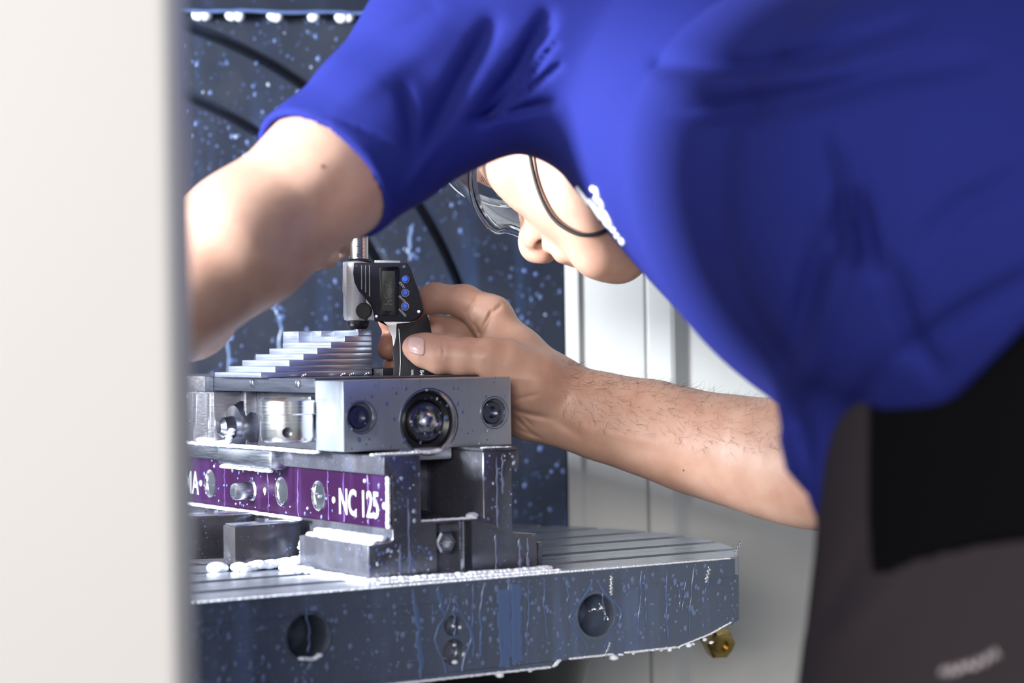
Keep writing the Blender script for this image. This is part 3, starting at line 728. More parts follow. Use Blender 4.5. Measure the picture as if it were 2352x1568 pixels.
# silver frame: spindle head, then the bow that runs down behind the grip
frame_out = [(789, 602), (820, 601), (832, 640), (838, 665), (860, 690), (872, 705), (874, 737), (962, 738), (985, 722), (988, 770), (990, 865), (908, 865), (905, 800), (902, 775), (893, 752), (878, 738), (846, 735), (842, 737), (796, 737), (794, 690), (788, 668)]
mprism('frame', M['mic_frame'], frame_out, -6.5, 6.5, 1.0)
ax_x = 826
lathe('spindle_housing', M['mic_frame'], mc, mp(ax_x - 6, 600), -Z_, [(.0080, 0), (.0092, .001), (.0092, .036), (.0085, .0395)], 32)
lathe('thimble_collar', M['mic_body'], mc, mp(ax_x, 603), Z_, [(.0078, 0), (.0078, .0012), (.0066, .0026)], 32)
lathe('sleeve', M['thimble'], mc, mp(ax_x - 1, 600), Z_, [(.0061, 0), (.0061, .034), (.0052, .035), (.0052, .036)], 40)
lathe('thimble', M['thimble'], mc, mp(ax_x - 1, 480), Z_, [(.0061, 0), (.0075, .003), (.0075, .030), (.006, .031), (.006, .038), (.0045, .040)], 40)
for k in range(46):                          # scale lines wrapped on the sleeve
    y = 590 - k * 1.9; L = 62 if k % 5 == 0 else 34; bm = bmesh.new(); pts = []
    for a in range(4):
        an = math.radians(-90 - L * .5 + L * a / 3 + 4); r = .00618
        pts.append(Vector(mp(ax_x - 1, y)) + X_ * (r * math.cos(an)) + Y_ * (r * math.sin(an)))
    if k == 0: sb = bmesh.new()
    add_tube(sb, pts, .00011, 4); bm.free()
link('scale_lines', bm_mesh(sb), M['engrave'], mc)
for k, (ch, y) in enumerate((('0', 584), ('1', 563), ('2', 541), ('3', 520), ('4', 499))):
    text_obj('scale_digit', ch, M['engrave'], mc, mp(820, y, -5.9), -Z_, X_, .0026, .0003)
lathe('spindle_guide', M['black'], mc, mp(822, 737), -Z_, [(.0078, 0), (.0078, .002), (.0066, .0045), (.0052, .0055)], 32)
lathe('spindle', M['chrome'], mc, mp(822, 738), -Z_, [(.0021, 0), (.0021, .0064)], 24)
# dark display housing with grooves
hous = [(815, 604), (937, 605), (945, 617), (953, 640), (963, 668), (970, 700), (972, 712)] + [(967, 724), (958, 733), (945, 738), (862, 738)] + [(859, 715), (853, 700), (840, 683), (825, 668), (816, 650), (813, 630)]
hz = mprism('display_housing', M['mic_body'], hous, -9.5, 5.5, .7)
for x, y0, y1 in ((833, 610, 665), (842, 610, 672), (851, 610, 681)):
    mprism('groove', M['mic_frame'], [(x - .8, y0), (x + .8, y0), (x + .8, y1), (x - .8, y1)], -9.75, -9.3, 0, hz)
be = mprism('screen_bezel', M['bezel'], [(876, 614), (914, 613), (918, 618), (916, 721), (912, 725), (876, 724), (873, 720), (874, 618)], -10.0, -9.2, .25, hz)
mprism('lcd_screen', M['lcd'], [(880, 623), (909, 623), (908, 714), (879, 714)], -10.15, -9.9, .05, be)
SEG = {'0': 'abcdef', '4': 'fgbc', '5': 'afgcd', '6': 'afgedc', '9': 'abcfgd', '1': 'bc', '.': 'p'}
def digit(ch, x0, y0, w_, h_):                # reads downwards: character up = +x, reading = +y in the photo
    t_ = 2.0
    def bar(u0, v0, u1, v1):                  # u along reading (down), v up (right)
        mprism('lcd_segment', M['lcd_digit'], [(x0 + v0, y0 + u0), (x0 + v1, y0 + u0), (x0 + v1, y0 + u1), (x0 + v0, y0 + u1)], -10.2, -10.1, 0, be)
    D_ = {'a': (0, h_ - t_, w_, h_), 'd': (0, 0, w_, t_), 'g': (0, h_ / 2 - t_ / 2, w_, h_ / 2 + t_ / 2), 'f': (0, h_ / 2, t_, h_), 'e': (0, 0, t_, h_ / 2), 'b': (w_ - t_, h_ / 2, w_, h_), 'c': (w_ - t_, 0, w_, h_ / 2)}
    for c_ in SEG[ch]: bar(*D_[c_])
for k, ch in enumerate('10694'): digit(ch, 885, 632 + k * 14.5, 10, 18)
bx_ = (933, 932.5, 932)
for k, (y, wd, tx, ty) in enumerate(((642, 'HOLD', 933, 660), (673, 'ZERO/ABS', 941, 700), (704, 'ORIGIN', 936, 725))):
    lathe('button', M['button'], hz, mp(bx_[k], y, -9.3), -Y_, [(.0021, 0), (.0021, .0010), (.0016, .0016), (0, .0018)], 20)
    lathe('button_well', M['bezel'], hz, mp(bx_[k], y, -9.3), -Y_, [(.0027, 0), (.0027, .0003), (.0021, .0003)], 20)
    an = math.radians(47)
    rd = (X_ * -math.cos(an) + Z_ * math.sin(an)); up = rd.cross(Y_) * -1
    text_obj('button_legend', wd, M['letter'], hz, Vector(mp(tx, ty, -9.55)), rd, rd.cross(Y_), .0015, .0001, .92, .012)
for x, y in ((822, 611), (929, 613), (963, 716), (866, 727)):
    lathe('housing_screw', M['screw'], hz, mp(x, y, -9.3), -Y_, [(.0011, 0), (.0011, .0004), (0, .0005)], 12)
mprism('battery_cover', M['mic_frame'], [(861, 598), (919, 599), (919, 604), (861, 604)], -4, 4, .2)
# lock knob
lathe('lock_knob', M['knob'], mc, mp(838, 714, -5), -Y_, [(.0053, 0), (.0053, .0075), (.0048, .0085), (0, .0088)], 32)
mprism('knob_lever', M['knob'], [(838, 722), (846, 726), (846, 737), (839, 737)], -13, -8, .3)
# black insulating grip on the bow
grip = [(912, 743), (957, 739), (972, 730), (980, 720), (985, 730), (990, 760), (991, 867), (904, 867), (905, 838), (902, 800), (907, 790), (911, 770)]
gp = mprism('grip_cover', M['mic_grip'], grip, -8.5, 8.5, .8)
mprism('grip_bead', M['mic_frame'], [(917, 755), (918, 755), (921, 790), (922, 830), (920, 866), (918.6, 866), (920.6, 830), (919.6, 790)], -8.8, -8.3, 0, gp)
text_obj('grip_text', '-50mm', M['letter'], gp, mp(951, 876, -8.55), Z_, -X_, .0021, .0001, .95)
text_obj('grip_text', 'MI', M['letter'], gp, mp(975, 862, -8.55), Z_, -X_, .0027, .0001, 1.0)
mprism('anvil_arm', M['mic_frame'], [(790, 880), (905, 865), (990, 865), (985, 878), (960, 893), (790, 893)], 10, 14, .5)

# ================================================================== PERSON
pe = empty('person', (.24, .95, 0)); tag(pe, 'person in blue shirt and grey work trousers leaning in to measure the workpiece', 'person')
pe_o = np.array([.24, .95, 0])
def pr(px, D): return px * D / F              # radius in px at depth D -> metres

# ---- right arm and hand (holds the gauge)
fa = [(1246, 898, 84, 1.470), (1310, 936, 84, 1.467), (1400, 961, 91, 1.460), (1500, 985, 101, 1.450), (1600, 1017, 108, 1.440), (1700, 1038, 117, 1.428), (1795, 1058, 128, 1.414), (1885, 1085, 114, 1.40)]
FA = [(at(x, y, D), pr(r, D)) for x, y, r, D in fa]
Yax = np.array([0, 1, 0])
def H(x, y, D): return at(x, y, D)
fingers = dict(
    index=[(1128, 728, 1.482, 48), (1068, 692, 1.486, 37), (1000, 684, 1.492, 33), (945, 705, 1.494, 31), (895, 735, 1.494, 27)],
    middle=[(1120, 775, 1.500, 46), (1060, 762, 1.506, 37), (1000, 758, 1.510, 34), (940, 768, 1.505, 31), (905, 785, 1.497, 29), (893, 800, 1.490, 27)],
    ring=[(1140, 830, 1.507, 44), (1060, 828, 1.520, 35), (1000, 832, 1.520, 32), (940, 838, 1.512, 29), (905, 842, 1.502, 25)],
    little=[(1160, 880, 1.507, 40), (1090, 885, 1.520, 31), (1030, 880, 1.522, 28), (975, 872, 1.515, 26)],
    thumb=[(1215, 872, 1.452, 66), (1160, 836, 1.444, 50), (1118, 822, 1.439, 45), (1062, 818, 1.437, 42), (1012, 814, 1.437, 43), (972, 803, 1.439, 38), (951, 797, 1.440, 27)])
hand_creases = [  # folds of skin: joints, web of the thumb, wrist
    ([(1003, 668), (1008, 690), (1012, 702)], 5, -1.0), ([(995, 672), (1000, 700)], 4, -.7), ([(1068, 722), (1092, 688), (1098, 680)], 4, -1.2),
    ([(1150, 702), (1128, 722), (1112, 748), (1103, 770)], 5, -1.8), ([(1098, 735), (1090, 745), (1105, 770)], 4, -1.0), ([(1066, 728), (1070, 745), (1085, 762), (1103, 772)], 5, -1.2),
    ([(1130, 708), (1118, 735)], 4, -.8), ([(1056, 752), (1053, 778)], 4, -1.2), ([(1062, 745), (1062, 775)], 4, -.7),
    ([(1022, 780), (1017, 792), (1019, 812), (1012, 826)], 2.2, -.5), ([(1009, 784), (1004, 800), (1006, 818)], 2.0, -.45), ([(998, 786), (996, 802)], 2.0, -.35),
    ([(1175, 920), (1205, 912), (1235, 905)], 5, -.9), ([(1172, 938), (1210, 950), (1260, 960)], 7, -1.6), ([(1185, 960), (1215, 990), (1240, 1005)], 4, -.9), ([(1200, 955), (1222, 978)], 4, -.7), ([(1190, 985), (1230, 1003)], 4, -.7),
    ([(1245, 845), (1268, 868), (1300, 880), (1330, 872)], 16, -1.2), ([(1270, 960), (1310, 985), (1335, 1000)], 12, -1.3), ([(1340, 985), (1420, 1000), (1520, 1020)], 14, 1.0), ([(1290, 905), (1400, 900)], 26, 1.0),
    ([(1118, 800), (1100, 830)], 16, .8), ([(1092, 862), (1108, 868)], 5, -1.5)]
def sdf_right(P):
    d = None
    for (a, ra), (b, rb) in zip(FA, FA[1:]):
        e = seg(P, a, b, ra, rb, Yax, .82); d = e if d is None else smin(d, e, .012)
    el, sh = FA[-1][0], at(2080, 480, 1.40)
    d = smin(d, seg(P, el, sh, pr(112, 1.4), pr(140, 1.4)), .02)
    w0 = at(1238, 900, 1.470)
    palm = None
    for nm, s in (('index', 62), ('middle', 58), ('ring', 56), ('little', 54)):
        x, y, D, r = fingers[nm][0]
        e = seg(P, w0, at(x, y, D), pr(s, 1.47), pr(r, D), Yax, .9); palm = e if palm is None else smin(palm, e, .012)
    d = smin(d, palm, .016)
    d = smin(d, seg(P, at(1200, 965, 1.472), at(1240, 955, 1.472), pr(40, 1.47), pr(46, 1.47)), .012)   # heel of the hand
    for nm, pts in fingers.items():
        c = None; pp = [(at(x, y, D), pr(r, D)) for x, y, D, r in pts]
        for (a, ra), (b, rb) in zip(pp, pp[1:]):
            e = seg(P, a, b, ra, rb); c = e if c is None else smin(c, e, .004)
        d = smin(d, c, .011 if nm == 'thumb' else .0055)
    # thenar mass and the web between thumb and index
    d = smin(d, seg(P, at(1222, 880, 1.456), at(1150, 838, 1.448), pr(66, 1.45), pr(44, 1.45)), .012)
    d = smin(d, seg(P, at(1195, 800, 1.468), at(1150, 800, 1.472), pr(40, 1.45), pr(32, 1.45)), .014)
    return d - folds(P, hand_creases, 1.475)
# ---- left arm
la = [at(1200, 40, 1.275), at(845, 325, 1.232), at(765, 388, 1.226), at(560, 552, 1.21), at(430, 655, 1.205), at(315, 745, 1.205)]
lr = [.034, .034, pr(150, 1.22), pr(149, 1.21), pr(132, 1.205), pr(122, 1.205)]
lf = [(at(330, 765, 1.21), pr(112, 1.21)), (at(430, 712, 1.30), pr(104, 1.3)), (at(540, 640, 1.40), pr(84, 1.4)), (at(640, 575, 1.48), pr(62, 1.48)), (at(690, 548, 1.53), pr(66, 1.53)), (at(730, 525, 1.56), pr(60, 1.56))]
lfing = [[at(730, 520 + 14 * k, 1.56), at(772, 505 + 14 * k, 1.578), at(790, 520 + 13 * k, 1.60), at(778, 535 + 12 * k, 1.61)] for k in range(4)] + [[at(700, 560, 1.535), at(725, 590, 1.55), at(752, 590, 1.57)]]
def sdf_left(P):
    d = None
    for i in range(len(la) - 1):
        e = seg(P, la[i], la[i + 1], lr[i], lr[i + 1]); d = e if d is None else smin(d, e, .015)
    for (a, ra), (b, rb) in zip(lf, lf[1:]): d = smin(d, seg(P, a, b, ra, rb), .014)
    for f_ in lfing:
        for a, b in zip(f_, f_[1:]): d = smin(d, seg(P, a, b, .0092, .0085), .004)
    return d - folds(P, [([(830, 370), (740, 480), (660, 590)], 45, -1.5)], 1.24)
# ---- head: own axes f (forward), l (left), u (up)
hf = np.array([-.4915, .3613, -.7877]); hu = np.array([-.4190, .6941, .5791]); hf /= np.linalg.norm(hf); hu -= hf * (hu @ hf); hu /= np.linalg.norm(hu); hl = np.cross(hu, hf)
HD = 1.412; HO = at(1381, 204, HD)
def hp(f_, l_, u_): return HO + (hf * f_ + hl * l_ + hu * u_) * .001
HA = np.stack([hf, hl, hu])
def he(P, c, r): return ell(P, hp(*c), HA, np.array(r) * .001)
def hs(P, a, b, ra, rb, ax=None, s=1): return seg(P, hp(*a), hp(*b), ra * .001, rb * .001, ax, s)
def sdf_head(P):
    d = he(P, (-8, 0, 42), (98, 76, 84))
    d = smin(d, he(P, (38, 0, -8), (56, 62, 72)), .03)
    for s in (1, -1):
        d = smin(d, hs(P, (60, s * 42, -4), (30, s * 58, -4), 17, 15), .022)      # cheek bone
        d = smin(d, hs(P, (14, s * 50, -54), (58, s * 24, -82), 17, 16), .022)     # jaw
        d = smin(d, hs(P, (60, s * 30, -30), (58, s * 28, -58), 18, 18), .025)     # cheek
    d = smin(d, hs(P, (70, 0, -56), (70, 0, -80), 24, 20), .02)
    d = smin(d, hs(P, (73, 9, -90), (73, -9, -90), 14, 14), .014)                  # chin
    for s in (1, -1): d = smax(d, -he(P, (90, s * 33, 16), (20, 19, 15)), .012)    # eye socket
    for s in (1, -1): d = smin(d, he(P, (73, s * 32, 14), (13.5, 14, 12.5)), .004) # lid
    d = smin(d, hs(P, (86, 14, 36), (86, -14, 36), 12, 12), .02)
    d = smin(d, hs(P, (88, 30, 34), (76, 48, 24), 8, 8), .014)
    n = hs(P, (84, 0, 18), (104, 0, -18), 8, 9.5)
    n = smin(n, hs(P, (109, 0, -25), (106, 0, -31), 11, 10.5), .010)
    for s in (1, -1): n = smin(n, he(P, (96, s * 12.5, -31), (12, 8, 9.5)), .005)
    d = smin(d, n, .008)
    for s in (1, -1): d = smax(d, -hs(P, (100, s * 9, -43), (96, s * 9.5, -30), 4.6, 3.4), .0025)
    d = smin(d, hs(P, (92, 17, -57), (92, -17, -57), 5.5, 5.5), .008)              # lips
    d = smin(d, hs(P, (90, 14, -67), (90, -14, -67), 6, 6), .007)
    d = smax(d, -hs(P, (100, 22, -62), (100, -22, -62), 4.2, 4.2), .004)
    for s in (1, -1):
        ear = he(P, (-8, s * 76, 6), (17, 7, 30)); ear = smax(ear, -he(P, (-5, s * 83, 8), (10, 6, 19)), .004); d = smin(d, ear, .006)
    d = smin(d, hs(P, (-20, 0, -25), (-62, 0, -120), 56, 60), .03)                 # neck
    return d
# torso axes
tl = np.array([-.86, -.46, .21]); tl /= np.linalg.norm(tl); tt = np.array([-.30, .80, .51]); tt -= tl * (tt @ tl); tt /= np.linalg.norm(tt); tf = np.cross(tl, tt)
ct = [(1120, 262, 1.335, .190, .095), (1240, 330, 1.31, .185, .105), (1320, 430, 1.28, .178, .110), (1440, 570, 1.245, .172, .110), (1540, 682, 1.21, .168, .110), (1632, 792, 1.17, .166, .112), (1740, 846, 1.12, .163, .113), (1850, 900, 1.07, .160, .114), (1990, 960, 1.01, .155, .115)]
TS = []
for i, (x, y, D, rl, rf) in enumerate(ct):
    a = ct[max(i - 1, 0)]; b = ct[min(i + 1, len(ct) - 1)]; tx, ty = b[0] - a[0], b[1] - a[1]; L_ = math.hypot(tx, ty)
    n = CR * (-ty / L_) + CU * (-tx / L_)        # outward in the picture: left and down
    nl, nf = n @ tl, n @ tf; h_ = math.sqrt((rl * nl) ** 2 + (rf * nf) ** 2)
    TS.append((at(x, y, D) - (tl * rl * rl * nl + tf * rf * rf * nf) / h_, rl, rf))
def sdf_torso(P, grow=0.0):
    d = None
    for (a, la_, fa_), (b, lb, fb) in zip(TS, TS[1:]):
        ab = f3(b - a); q_ = P - f3(a); t = np.clip(q_ @ ab / float(ab @ ab), 0, 1); q_ = q_ - t[:, None] * ab
        rl = la_ + (lb - la_) * t + grow; rf = fa_ + (fb - fa_) * t + grow
        x, y, z = q_ @ f3(tl) / rl, q_ @ f3(tf) / rf, q_ @ f3(tt) / ((rl + rf) * .5)
        e = (np.sqrt(x * x + y * y + z * z) - 1) * np.minimum(rl, rf); d = e if d is None else smin(d, e, .008)
    return d
print('shirt axis', [tuple(np.round(t[0], 3)) for t in TS])

parts = []
def bbox(pts, m): a = np.array(pts); return a.min(0) - m, a.max(0) + m
lo, hi = bbox([FA[0][0], FA[-1][0], at(880, 640, 1.47), at(2080, 480, 1.40), at(1000, 1000, 1.47)], .045)
hi[2] = min(hi[2], at(0, 600, 1.42)[2] + .02); lo[1] = 1.33
V, Q = surface(sdf_right, lo, hi, .00115); parts.append((V, Q))
lo, hi = bbox(la + [p[0] for p in lf], .06); V2, Q2 = surface(sdf_left, lo, hi, .0022); parts.append((V2, Q2))
lo, hi = bbox([hp(110, 80, 130), hp(110, -80, 130), hp(-110, 80, 130), hp(-110, -80, 130), hp(110, 80, -125), hp(110, -80, -125), hp(-110, 80, -150), hp(-110, -80, -150)], .02)
V3, Q3 = surface(sdf_head, lo, hi, .0016); parts.append((V3, Q3))
V4, Q4 = surface(lambda P: sdf_torso(P, -.03), np.array([-.1, .75, .75]), np.array([.75, 1.55, 1.4]), .006, 1); parts.append((V4, Q4))
off = 0; VV = []; QQ = []
for V, Q in parts: VV.append(V); QQ.append(Q + off); off += len(V)
VV = np.concatenate(VV); QQ = np.concatenate(QQ)
me = mesh_np('body', VV - pe_o, QQ)
fl = np.zeros(len(VV), np.float32)
def flush(p, r, a):
    global fl
    fl = np.maximum(fl, a * np.exp(-(((VV - p) / r) ** 2).sum(1)).astype(np.float32))
for nm, pts in fingers.items():
    for (x, y, D, r) in pts[-2:]: flush(at(x, y, D), .013, .55 if nm != 'thumb' else .12)
flush(hp(102, 0, -24), .016, .55); flush(hp(92, 10, -30), .010, .4); flush(hp(92, 0, -60), .014, .45)
at2 = me.attributes.new('flush', 'FLOAT', 'POINT'); at2.data.foreach_set('value', fl)
body_o = link('body', me, M['skin'], pe, True)
# thumb nail: a thin curved plate let into the thumb
def nail(parent):
    bm = bmesh.new(); n, m_ = 12, 10; c = at(956, 795, 1.4345); gx = CR * .967 + CU * -.25; gy = CU * .967 + CR * .25
    bv = BVHTree.FromPolygons([Vector(v) for v in parts[0][0]], parts[0][1].tolist())
    grid = []
    for i in range(n + 1):
        row = []
        for j in range(m_ + 1):
            u = i / n * 2 - 1; v = j / m_ * 2 - 1; k = (1 - .22 * max(0, -u) ** 3) * math.sqrt(max(0, 1 - (abs(u) ** 6) * .5))
            p0 = at(951.5 + u * 19, 793 + v * 22 * k + u * 4, 1.40); hit = bv.ray_cast(Vector(p0), Vector((0, 1, 0)))
            p1 = Vector(hit[0]) if hit[0] is not None else Vector(at(951 + u * 19, 793, 1.43))
            row.append(bm.verts.new(p1 - Vector((0, 1, 0)) * (.0007 * (1 - .5 * v * v)) - Vector(pe_o)))
        grid.append(row)
    for i in range(n):
        for j in range(m_): bm.faces.new((grid[i][j], grid[i + 1][j], grid[i + 1][j + 1], grid[i][j + 1]))
    bmesh.ops.recalc_face_normals(bm, faces=bm.faces[:])
    bmesh.ops.solidify(bm, geom=bm.faces[:], thickness=.0004)
    o = link('thumb_nail', bm_mesh(bm), M['nail'], parent, True); o['label'] = 'pale pink thumb nail'
nail(pe)
# fine hairs along the forearm
rg = random.Random(2); bm = bmesh.new()
tree = BVHTree.FromPolygons([Vector(v) for v in parts[0][0]], parts[0][1].tolist())
for i in range(900):
    x = rg.uniform(1290, 1800); k = rg.random() ** 1.6
    ytop = np.interp(x, [1290, 1400, 1500, 1600, 1700, 1800], [842, 866, 878, 905, 918, 914]); yy = ytop - 14 + k * 140
    h_ = tree.ray_cast(Vector(at(x, yy, 1.3)), Vector(at(x, yy, 1.5) - at(x, yy, 1.3)).normalized())
    if h_[0] is None: 
        h_ = tree.find_nearest(Vector(at(x, ytop + 2, 1.44)))
    p0, nn = h_[0], h_[1]
    dirv = (nn * .55 + Vector((rg.uniform(-.1, .9), rg.uniform(-.4, .4), rg.uniform(-.8, .1)))).normalized(); L = rg.uniform(.004, .009)
    c2 = Vector((rg.uniform(-.4, .6), 0, rg.uniform(-.6, .3))) * L * .4
    add_tube(bm, [p0 - Vector(pe_o), p0 + dirv * L * .5 - Vector(pe_o), p0 + dirv * L + c2 - Vector(pe_o)], [.00005, .000045, .00002], 3)
o = link('arm_hair', bm_mesh(bm), M['arm_hair'], pe); o['kind'] = 'stuff'
for tr_, x, y, r in ((tree, 1570, 1080, .0008), (BVHTree.FromPolygons([Vector(v) for v in V3], Q3.tolist()), 1164, 332, .0007), (BVHTree.FromPolygons([Vector(v) for v in V2], Q2.tolist()), 742, 382, .0014)):
    h_ = tr_.ray_cast(Vector(at(x, y, 1.0)), Vector(at(x, y, 2) - at(x, y, 1.0)).normalized())
    if h_[0] is not None: lathe('mole', M['mole'], pe, h_[0] - Vector(pe_o) - h_[1] * .0002, h_[1], [(r, 0), (r * .8, .0003), (0, .0004)], 10)
# short hair
def sdf_hair(P):
    d = he(P, (-12, 0, 46), (101, 79.5, 87)); cutp = (P - f3(hp(62, 0, 70))) @ f3(hf * .75 - hu * .65)
    d = smax(d, cutp, .01); d = smax(d, -((P - f3(hp(0, 0, -30))) @ f3(hu * .9 + hf * -.2)), .01); return d
V, Q = surface(sdf_hair, lo, hi, .004, 1); link('hair', mesh_np('hair', V - pe_o, Q), M['hair_dark'], pe, True)
# eyelashes and brow
bm = bmesh.new()
for k in range(16):
    a = -20 + k * 2.6; p0 = Vector(hp(84.5, 32 + a * .5, 11 - abs(a) * .06)); add_tube(bm, [p0 - Vector(pe_o), p0 + Vector(hf * .006 - hu * .003 + hl * a * .0001) - Vector(pe_o)], [.00025, .0001], 3)
link('eyelashes', bm_mesh(bm), M['hair_dark'], pe)

# ---- shirt
hemA = at(596, 288, 1.225); hemB = at(850, 498, 1.222); hemC = at(893, 380, 1.178)
hn = np.cross(hemB - hemA, hemC - hemA); hn /= np.linalg.norm(hn)
if hn @ (at(430, 655, 1.2) - hemA) < 0: hn = -hn
sl = [(at(1330, -20, 1.30), .075), (at(1195, 35, 1.275), .068), (at(1010, 180, 1.25), .0535), (at(880, 288, 1.235), .0465), (at(752, 393, 1.225), .0425), (at(650, 475, 1.22), .0415)]
shirt_folds = [([(1256, 40), (1190, 160), (1098, 275)], 20, -7), ([(1275, 100), (1215, 175), (1115, 268)], 8, -4), ([(1285, 150), (1200, 215), (1110, 272)], 8, -4), ([(1270, 235), (1170, 258), (1085, 276)], 12, -4), ([(1272, 60), (1240, 105)], 7, -3),
               ([(1130, 60), (1060, 180), (975, 335)], 24, -7), ([(930, 205), (946, 290), (944, 340)], 15, -4), ([(1010, 320), (940, 425)], 14, 2),
               ([(690, 210), (820, 130), (990, 30)], 24, -2.5), ([(780, 240), (1000, 90)], 30, 2), ([(640, 262), (760, 265), (860, 310), (945, 360)], 5, -1.0),
               ([(1520, 150), (1740, 160), (1900, 120), (2100, 50)], 24, -5), ([(1600, 250), (1850, 225), (2030, 175), (2240, 140)], 28, -5), ([(1540, 265), (1780, 262)], 24, -3.5), ([(1520, 195), (1940, 165)], 20, 2.5),
               ([(1915, 320), (1945, 420), (1950, 540), (1960, 600)], 12, 7), ([(1925, 440), (1926, 520), (1915, 580)], 15, -7), ([(1972, 450), (1990, 540), (2010, 620)], 18, -6), ([(1955, 540), (1915, 650), (1870, 780), (1820, 930)], 34, 6), ([(1890, 540), (1862, 700), (1845, 830)], 36, -8),
               ([(2110, 570), (2200, 480), (2370, 390)], 30, -3.5), ([(2050, 620), (2090, 760), (2150, 850)], 26, -5), ([(2070, 810), (2240, 700), (2390, 620)], 22, -4.5), ([(1810, 890), (1850, 1010), (1875, 1110)], 22, -4), ([(2030, 840), (1990, 900), (1940, 1000)], 26, -3)]
panel = np.array([(1850, 700), (1842, 830), (1806, 915), (1782, 1010), (1800, 1085), (1848, 1140), (1884, 1235), (1910, 1180), (1940, 1085), (2010, 1005), (2160, 875), (2420, 690), (2420, 420), (2050, 420)], float)
def poly_sdf(x, y, pts):
    d = dist_poly(x, y, list(map(tuple, pts)) + [tuple(pts[0])]); s = np.ones_like(x); n = len(pts)
    for i in range(n):
        x0, y0 = pts[i]; x1, y1 = pts[i - 1]
        c1 = y >= y0; c2 = y < y1; c3 = (x1 - x0) * (y - y0) > (y1 - y0) * (x - x0)
        s = np.where((c1 & c2 & c3) | (~c1 & ~c2 & ~c3), -s, s)
    return s * np.sqrt(d)
PD = .955                                     # depth of the hanging side panel of the shirt
hem0 = at(1888, 1222, PD); hem1 = at(2352, 715, PD); hv = hem1 - hem0; hv /= np.linalg.norm(hv)
hnn = np.cross(hv, np.array([.25, 1, 0.1])); hnn /= np.linalg.norm(hnn)
if hnn @ (at(2200, 1300, PD) - hem0) < 0: hnn = -hnn
def sdf_sleeve(P, off=0):
    c = None
    for (a, ra), (b, rb) in zip(sl, sl[1:]):
        e = seg(P, a, b, ra + off, rb + off); c = e if c is None else smin(c, e, .01)
    return c
def sdf_shirt(P):
    d = smin(sdf_torso(P), sdf_sleeve(P), .028)
    # hanging side panel: cloth that bags out of the flank
    x, y = px_of(P); pd = poly_sdf(x, y, panel) * (PD / F)
    yc = PD + .045 + (np.clip(x, 1780, 2400) - 1780) * (-.00012)
    slab = smax(pd, np.abs(P[:, 1] - yc) - .028, .04)
    d = smin(d, slab, .022)
    d = d - folds(P, shirt_folds, 1.30)
    ph = (P - f3(hemA)) @ f3(hn)
    # the sleeve ends at its hem; beyond it only the arm goes on
    d = np.where(sdf_sleeve(P, .03) < 0, smax(d, ph, .002), d)
    d = np.maximum(d, -np.maximum(sdf_sleeve(P, -.0048), -ph - .014))
    d = smax(d, (P - f3(hem0)) @ f3(hnn), .004)
    return d
sh_lo = np.array([-.17, .78, .86]); sh_hi = np.array([.60, 1.54, 1.42])
V, Q = surface(sdf_shirt, sh_lo, sh_hi, .0024)
shirt_o = link('shirt', mesh_np('shirt', V - pe_o, Q), M['shirt'], pe, True); shirt_o['label'] = 'bright blue short-sleeved shirt'
stree = BVHTree.FromPolygons([Vector(v) for v in V], Q.tolist())
# white print on the chest, small strokes lying on the cloth
def on_shirt(x, y, D0=.7):
    h_ = stree.ray_cast(Vector(at(x, y, D0)), Vector(at(x, y, 2) - at(x, y, D0)).normalized()); return h_
bm = bmesh.new(); rg = random.Random(3)
for st in ([(1324, 434), (1338, 452), (1352, 470)], [(1352, 462), (1366, 482), (1380, 505)], [(1358, 436), (1368, 440), (1372, 452), (1366, 460)], [(1368, 455), (1380, 470), (1384, 490)], [(1362, 470), (1372, 490), (1392, 512)], [(1386, 490), (1398, 510), (1404, 525)], [(1388, 512), (1400, 522)], [(1402, 524), (1412, 534)], [(1414, 540), (1420, 548)], [(1424, 552), (1432, 562)]):
    pts = []
    for x, y in st:
        h_ = on_shirt(x + 3, y - 3)
        if h_[0] is not None: pts.append(h_[0] - Vector((0, .0004, 0)) - Vector(pe_o))
    if len(pts) > 1: add_tube(bm, pts, .0020, 6)
o = link('chest_print', bm_mesh(bm), M['print'], pe, True)

# ---- trousers
legs = [((.228, .965), 1), ((.228 - tl[0] * .19 * 1.0, .965 - tl[1] * .19), -1)]
def sdf_trousers(P, grow=0.0):
    d = None
    for (x, y), s in legs:
        e = smin(seg(P, (x + .03, y + .01, .97), (x - .020, y, .72), .112 + grow, .100 + grow), seg(P, (x - .020, y, .72), (x + .01, y - .01, .50), .100 + grow, .078 + grow), .05)
        e = smin(e, seg(P, (x + .02, y - .01, .50), (x + .05, y - .03, .09), .076 + grow, .066 + grow), .03)
        d = e if d is None else smin(d, e, .04)
    c = TS[-1][0]
    d = smin(d, seg(P, f3([.285, .985, .97]), f3([.45, 1.07, .97]), .12 + grow, .12 + grow), .05)
    return d - folds(P, [([(1990, 1240), (1880, 1440)], 26, -3), ([(2060, 1330), (1900, 1500)], 30, 3), ([(2352, 1500), (2150, 1590)], 22, -3)])
V, Q = surface(sdf_trousers, np.array([.05, .74, .04]), np.array([.66, 1.30, 1.16]), .005)
V5, Q5 = V, Q
link('trousers', mesh_np('trousers', V - pe_o, Q), M['trousers'], pe, True)['label'] = 'dark grey work trousers'
V, Q = surface(lambda P: smax(sdf_trousers(P, .002), poly_sdf(*px_of(P), np.array([(1996, 800), (1996, 1010), (1994, 1180), (2004, 1330), (2100, 1292), (2230, 1258), (2420, 1232), (2460, 1232), (2460, 700)], float)) * (.9 / F), .001), np.array([.12, .74, .85]), np.array([.40, .99, 1.16]), .004)
link('pocket_panel', mesh_np('pocket_panel', V - pe_o, Q), M['pocket'], pe, True)['label'] = 'black side panel of the trousers'
ttree = BVHTree.FromPolygons([Vector(v) for v in V5], Q5.tolist())
bm = bmesh.new()
